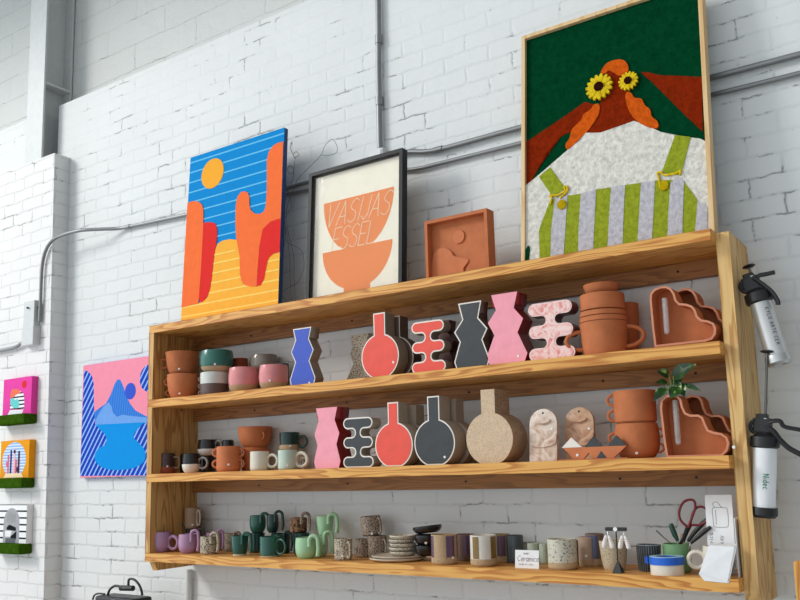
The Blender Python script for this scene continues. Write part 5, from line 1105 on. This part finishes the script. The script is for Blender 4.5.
# black gear with cable loops at the lower left edge of the view
t = thing('power_supply', 'black power supply with looped cables at the bottom left below the shelf', 'equipment', (-.125,.03,-.34))
BX = [(-0.2766, -0.156), (0.031, -0.1393)]
MB().box((-.155,-.03,0), (.062,.06,.178)).build('case', BLACKP, t, bevel=.010)
m = MB(); m.box((-.055,-.0308,.140), (-.02,-.0302,.168)); m.build('white_label', STICK, t)
def lc(l, y): return [(a+.125, y, b+.34) for a, b in l]
m = MB(); m.tube(spline(lc([(-0.2414, -0.165), (-0.2376, -0.1513), (-0.225, -0.1371), (-0.1994, -0.1261), (-0.1649, -0.1287), (-0.1433, -0.1356)], .0),6), .0045, 10); m.build('cable', BLACKP, t)
m = MB(); m.tube(spline(lc([(-0.1431, -0.1409), (-0.144, -0.117), (-0.1402, -0.1019), (-0.1149, -0.1007), (-0.0894, -0.1143), (-0.0721, -0.1346), (-0.0657, -0.1552)], .015),6), .0045, 10); m.build('cable', BLACKP, t)
m = MB(); m.tube(lc([(-0.1758, -0.1335), (-0.1055, -0.131)], .006), .010, 12); m.build('plug', BLACKP, t)
m = MB(); m.tube(spline(lc([(-0.3162, -0.1812), (-0.3079, -0.1659), (-0.2859, -0.1576), (-0.2461, -0.1571)], -.01),6), .0035, 10); m.build('cable', BLACKP, t)
m = MB(); m.box((-.30,-.26,-.035), (.22,.10,0)); 
for lx in (-.28, .16):
    for ly in (-.24, .05): m.box((lx,ly,-(Z0-.34)), (lx+.045,ly+.045,-.034))
solo(m.build('work_table', wood('table_wood','x',seed=20)), 'plain wooden work table just below the picture, carrying the black power supply', 'table', (-.125,.03,-.3405))

# ------------------------------------------------------------------ camera and light
cam_d = bpy.data.cameras.new('camera'); cam = bpy.data.objects.new('camera', cam_d); COL.objects.link(cam)
Rm = [[0.822, 0.569, -0.0245], [0.1054, -0.1097, 0.9884], [0.5596, -0.815, -0.1501]]
M4 = Matrix(((Rm[0][0],Rm[1][0],Rm[2][0],2.5645),(Rm[0][1],Rm[1][1],Rm[2][1],-2.1068),(Rm[0][2],Rm[1][2],Rm[2][2],0.2541+Z0),(0,0,0,1)))
cam.matrix_world = M4
cam_d.sensor_width = 36; cam_d.lens = 874.0967*36/800; cam_d.shift_x = 0.0019; cam_d.shift_y = 0.0524
cam_d.clip_start = .05
bpy.context.scene.camera = cam

def area(name, loc, target, sx, sy, power, col):
    l = bpy.data.lights.new(name, 'AREA'); l.shape = 'RECTANGLE'; l.size = sx; l.size_y = sy; l.energy = power; l.color = col
    o = bpy.data.objects.new(name, l); COL.objects.link(o); o.location = (loc[0], loc[1], loc[2]+Z0)
    o.rotation_euler = (Vector(target)-Vector(loc)).to_track_quat('-Z', 'Y').to_euler(); return o
area('window_light', (-5.1,-5.0,4.7), (.6,.1,.6), 2.2, 2.2, 385, (1,.985,.96))
wd = bpy.data.worlds.new('world'); bpy.context.scene.world = wd; wd.use_nodes = True
bg = wd.node_tree.nodes['Background']; bg.inputs['Color'].default_value = (.86,.935,1,1); 
wt = wd.node_tree; tcw = wt.nodes.new('ShaderNodeTexCoord'); sw = wt.nodes.new('ShaderNodeSeparateXYZ'); wt.links.new(tcw.outputs['Generated'], sw.inputs[0])
def wm(op, a, b):
    n_ = wt.nodes.new('ShaderNodeMath'); n_.operation = op
    for i, v in ((0, a), (1, b)):
        if hasattr(v, 'links'): wt.links.new(v, n_.inputs[i])
        else: n_.inputs[i].default_value = v
    return n_.outputs[0]
# brighter towards the windows on the left, dimmer towards the right and the roof
fx = wm('SUBTRACT', 1.0, wm('MULTIPLY', sw.outputs[0], .72)); fzz = wm('SUBTRACT', 1.0, wm('MULTIPLY', sw.outputs[2], .25))
wt.links.new(wm('MULTIPLY', wm('MULTIPLY', fx, fzz), .99), bg.inputs['Strength'])
vs_ = bpy.context.scene.view_settings; vs_.view_transform = 'Standard'; vs_.look = 'None'; vs_.exposure = 0; vs_.gamma = 1; vs_.use_curve_mapping = False
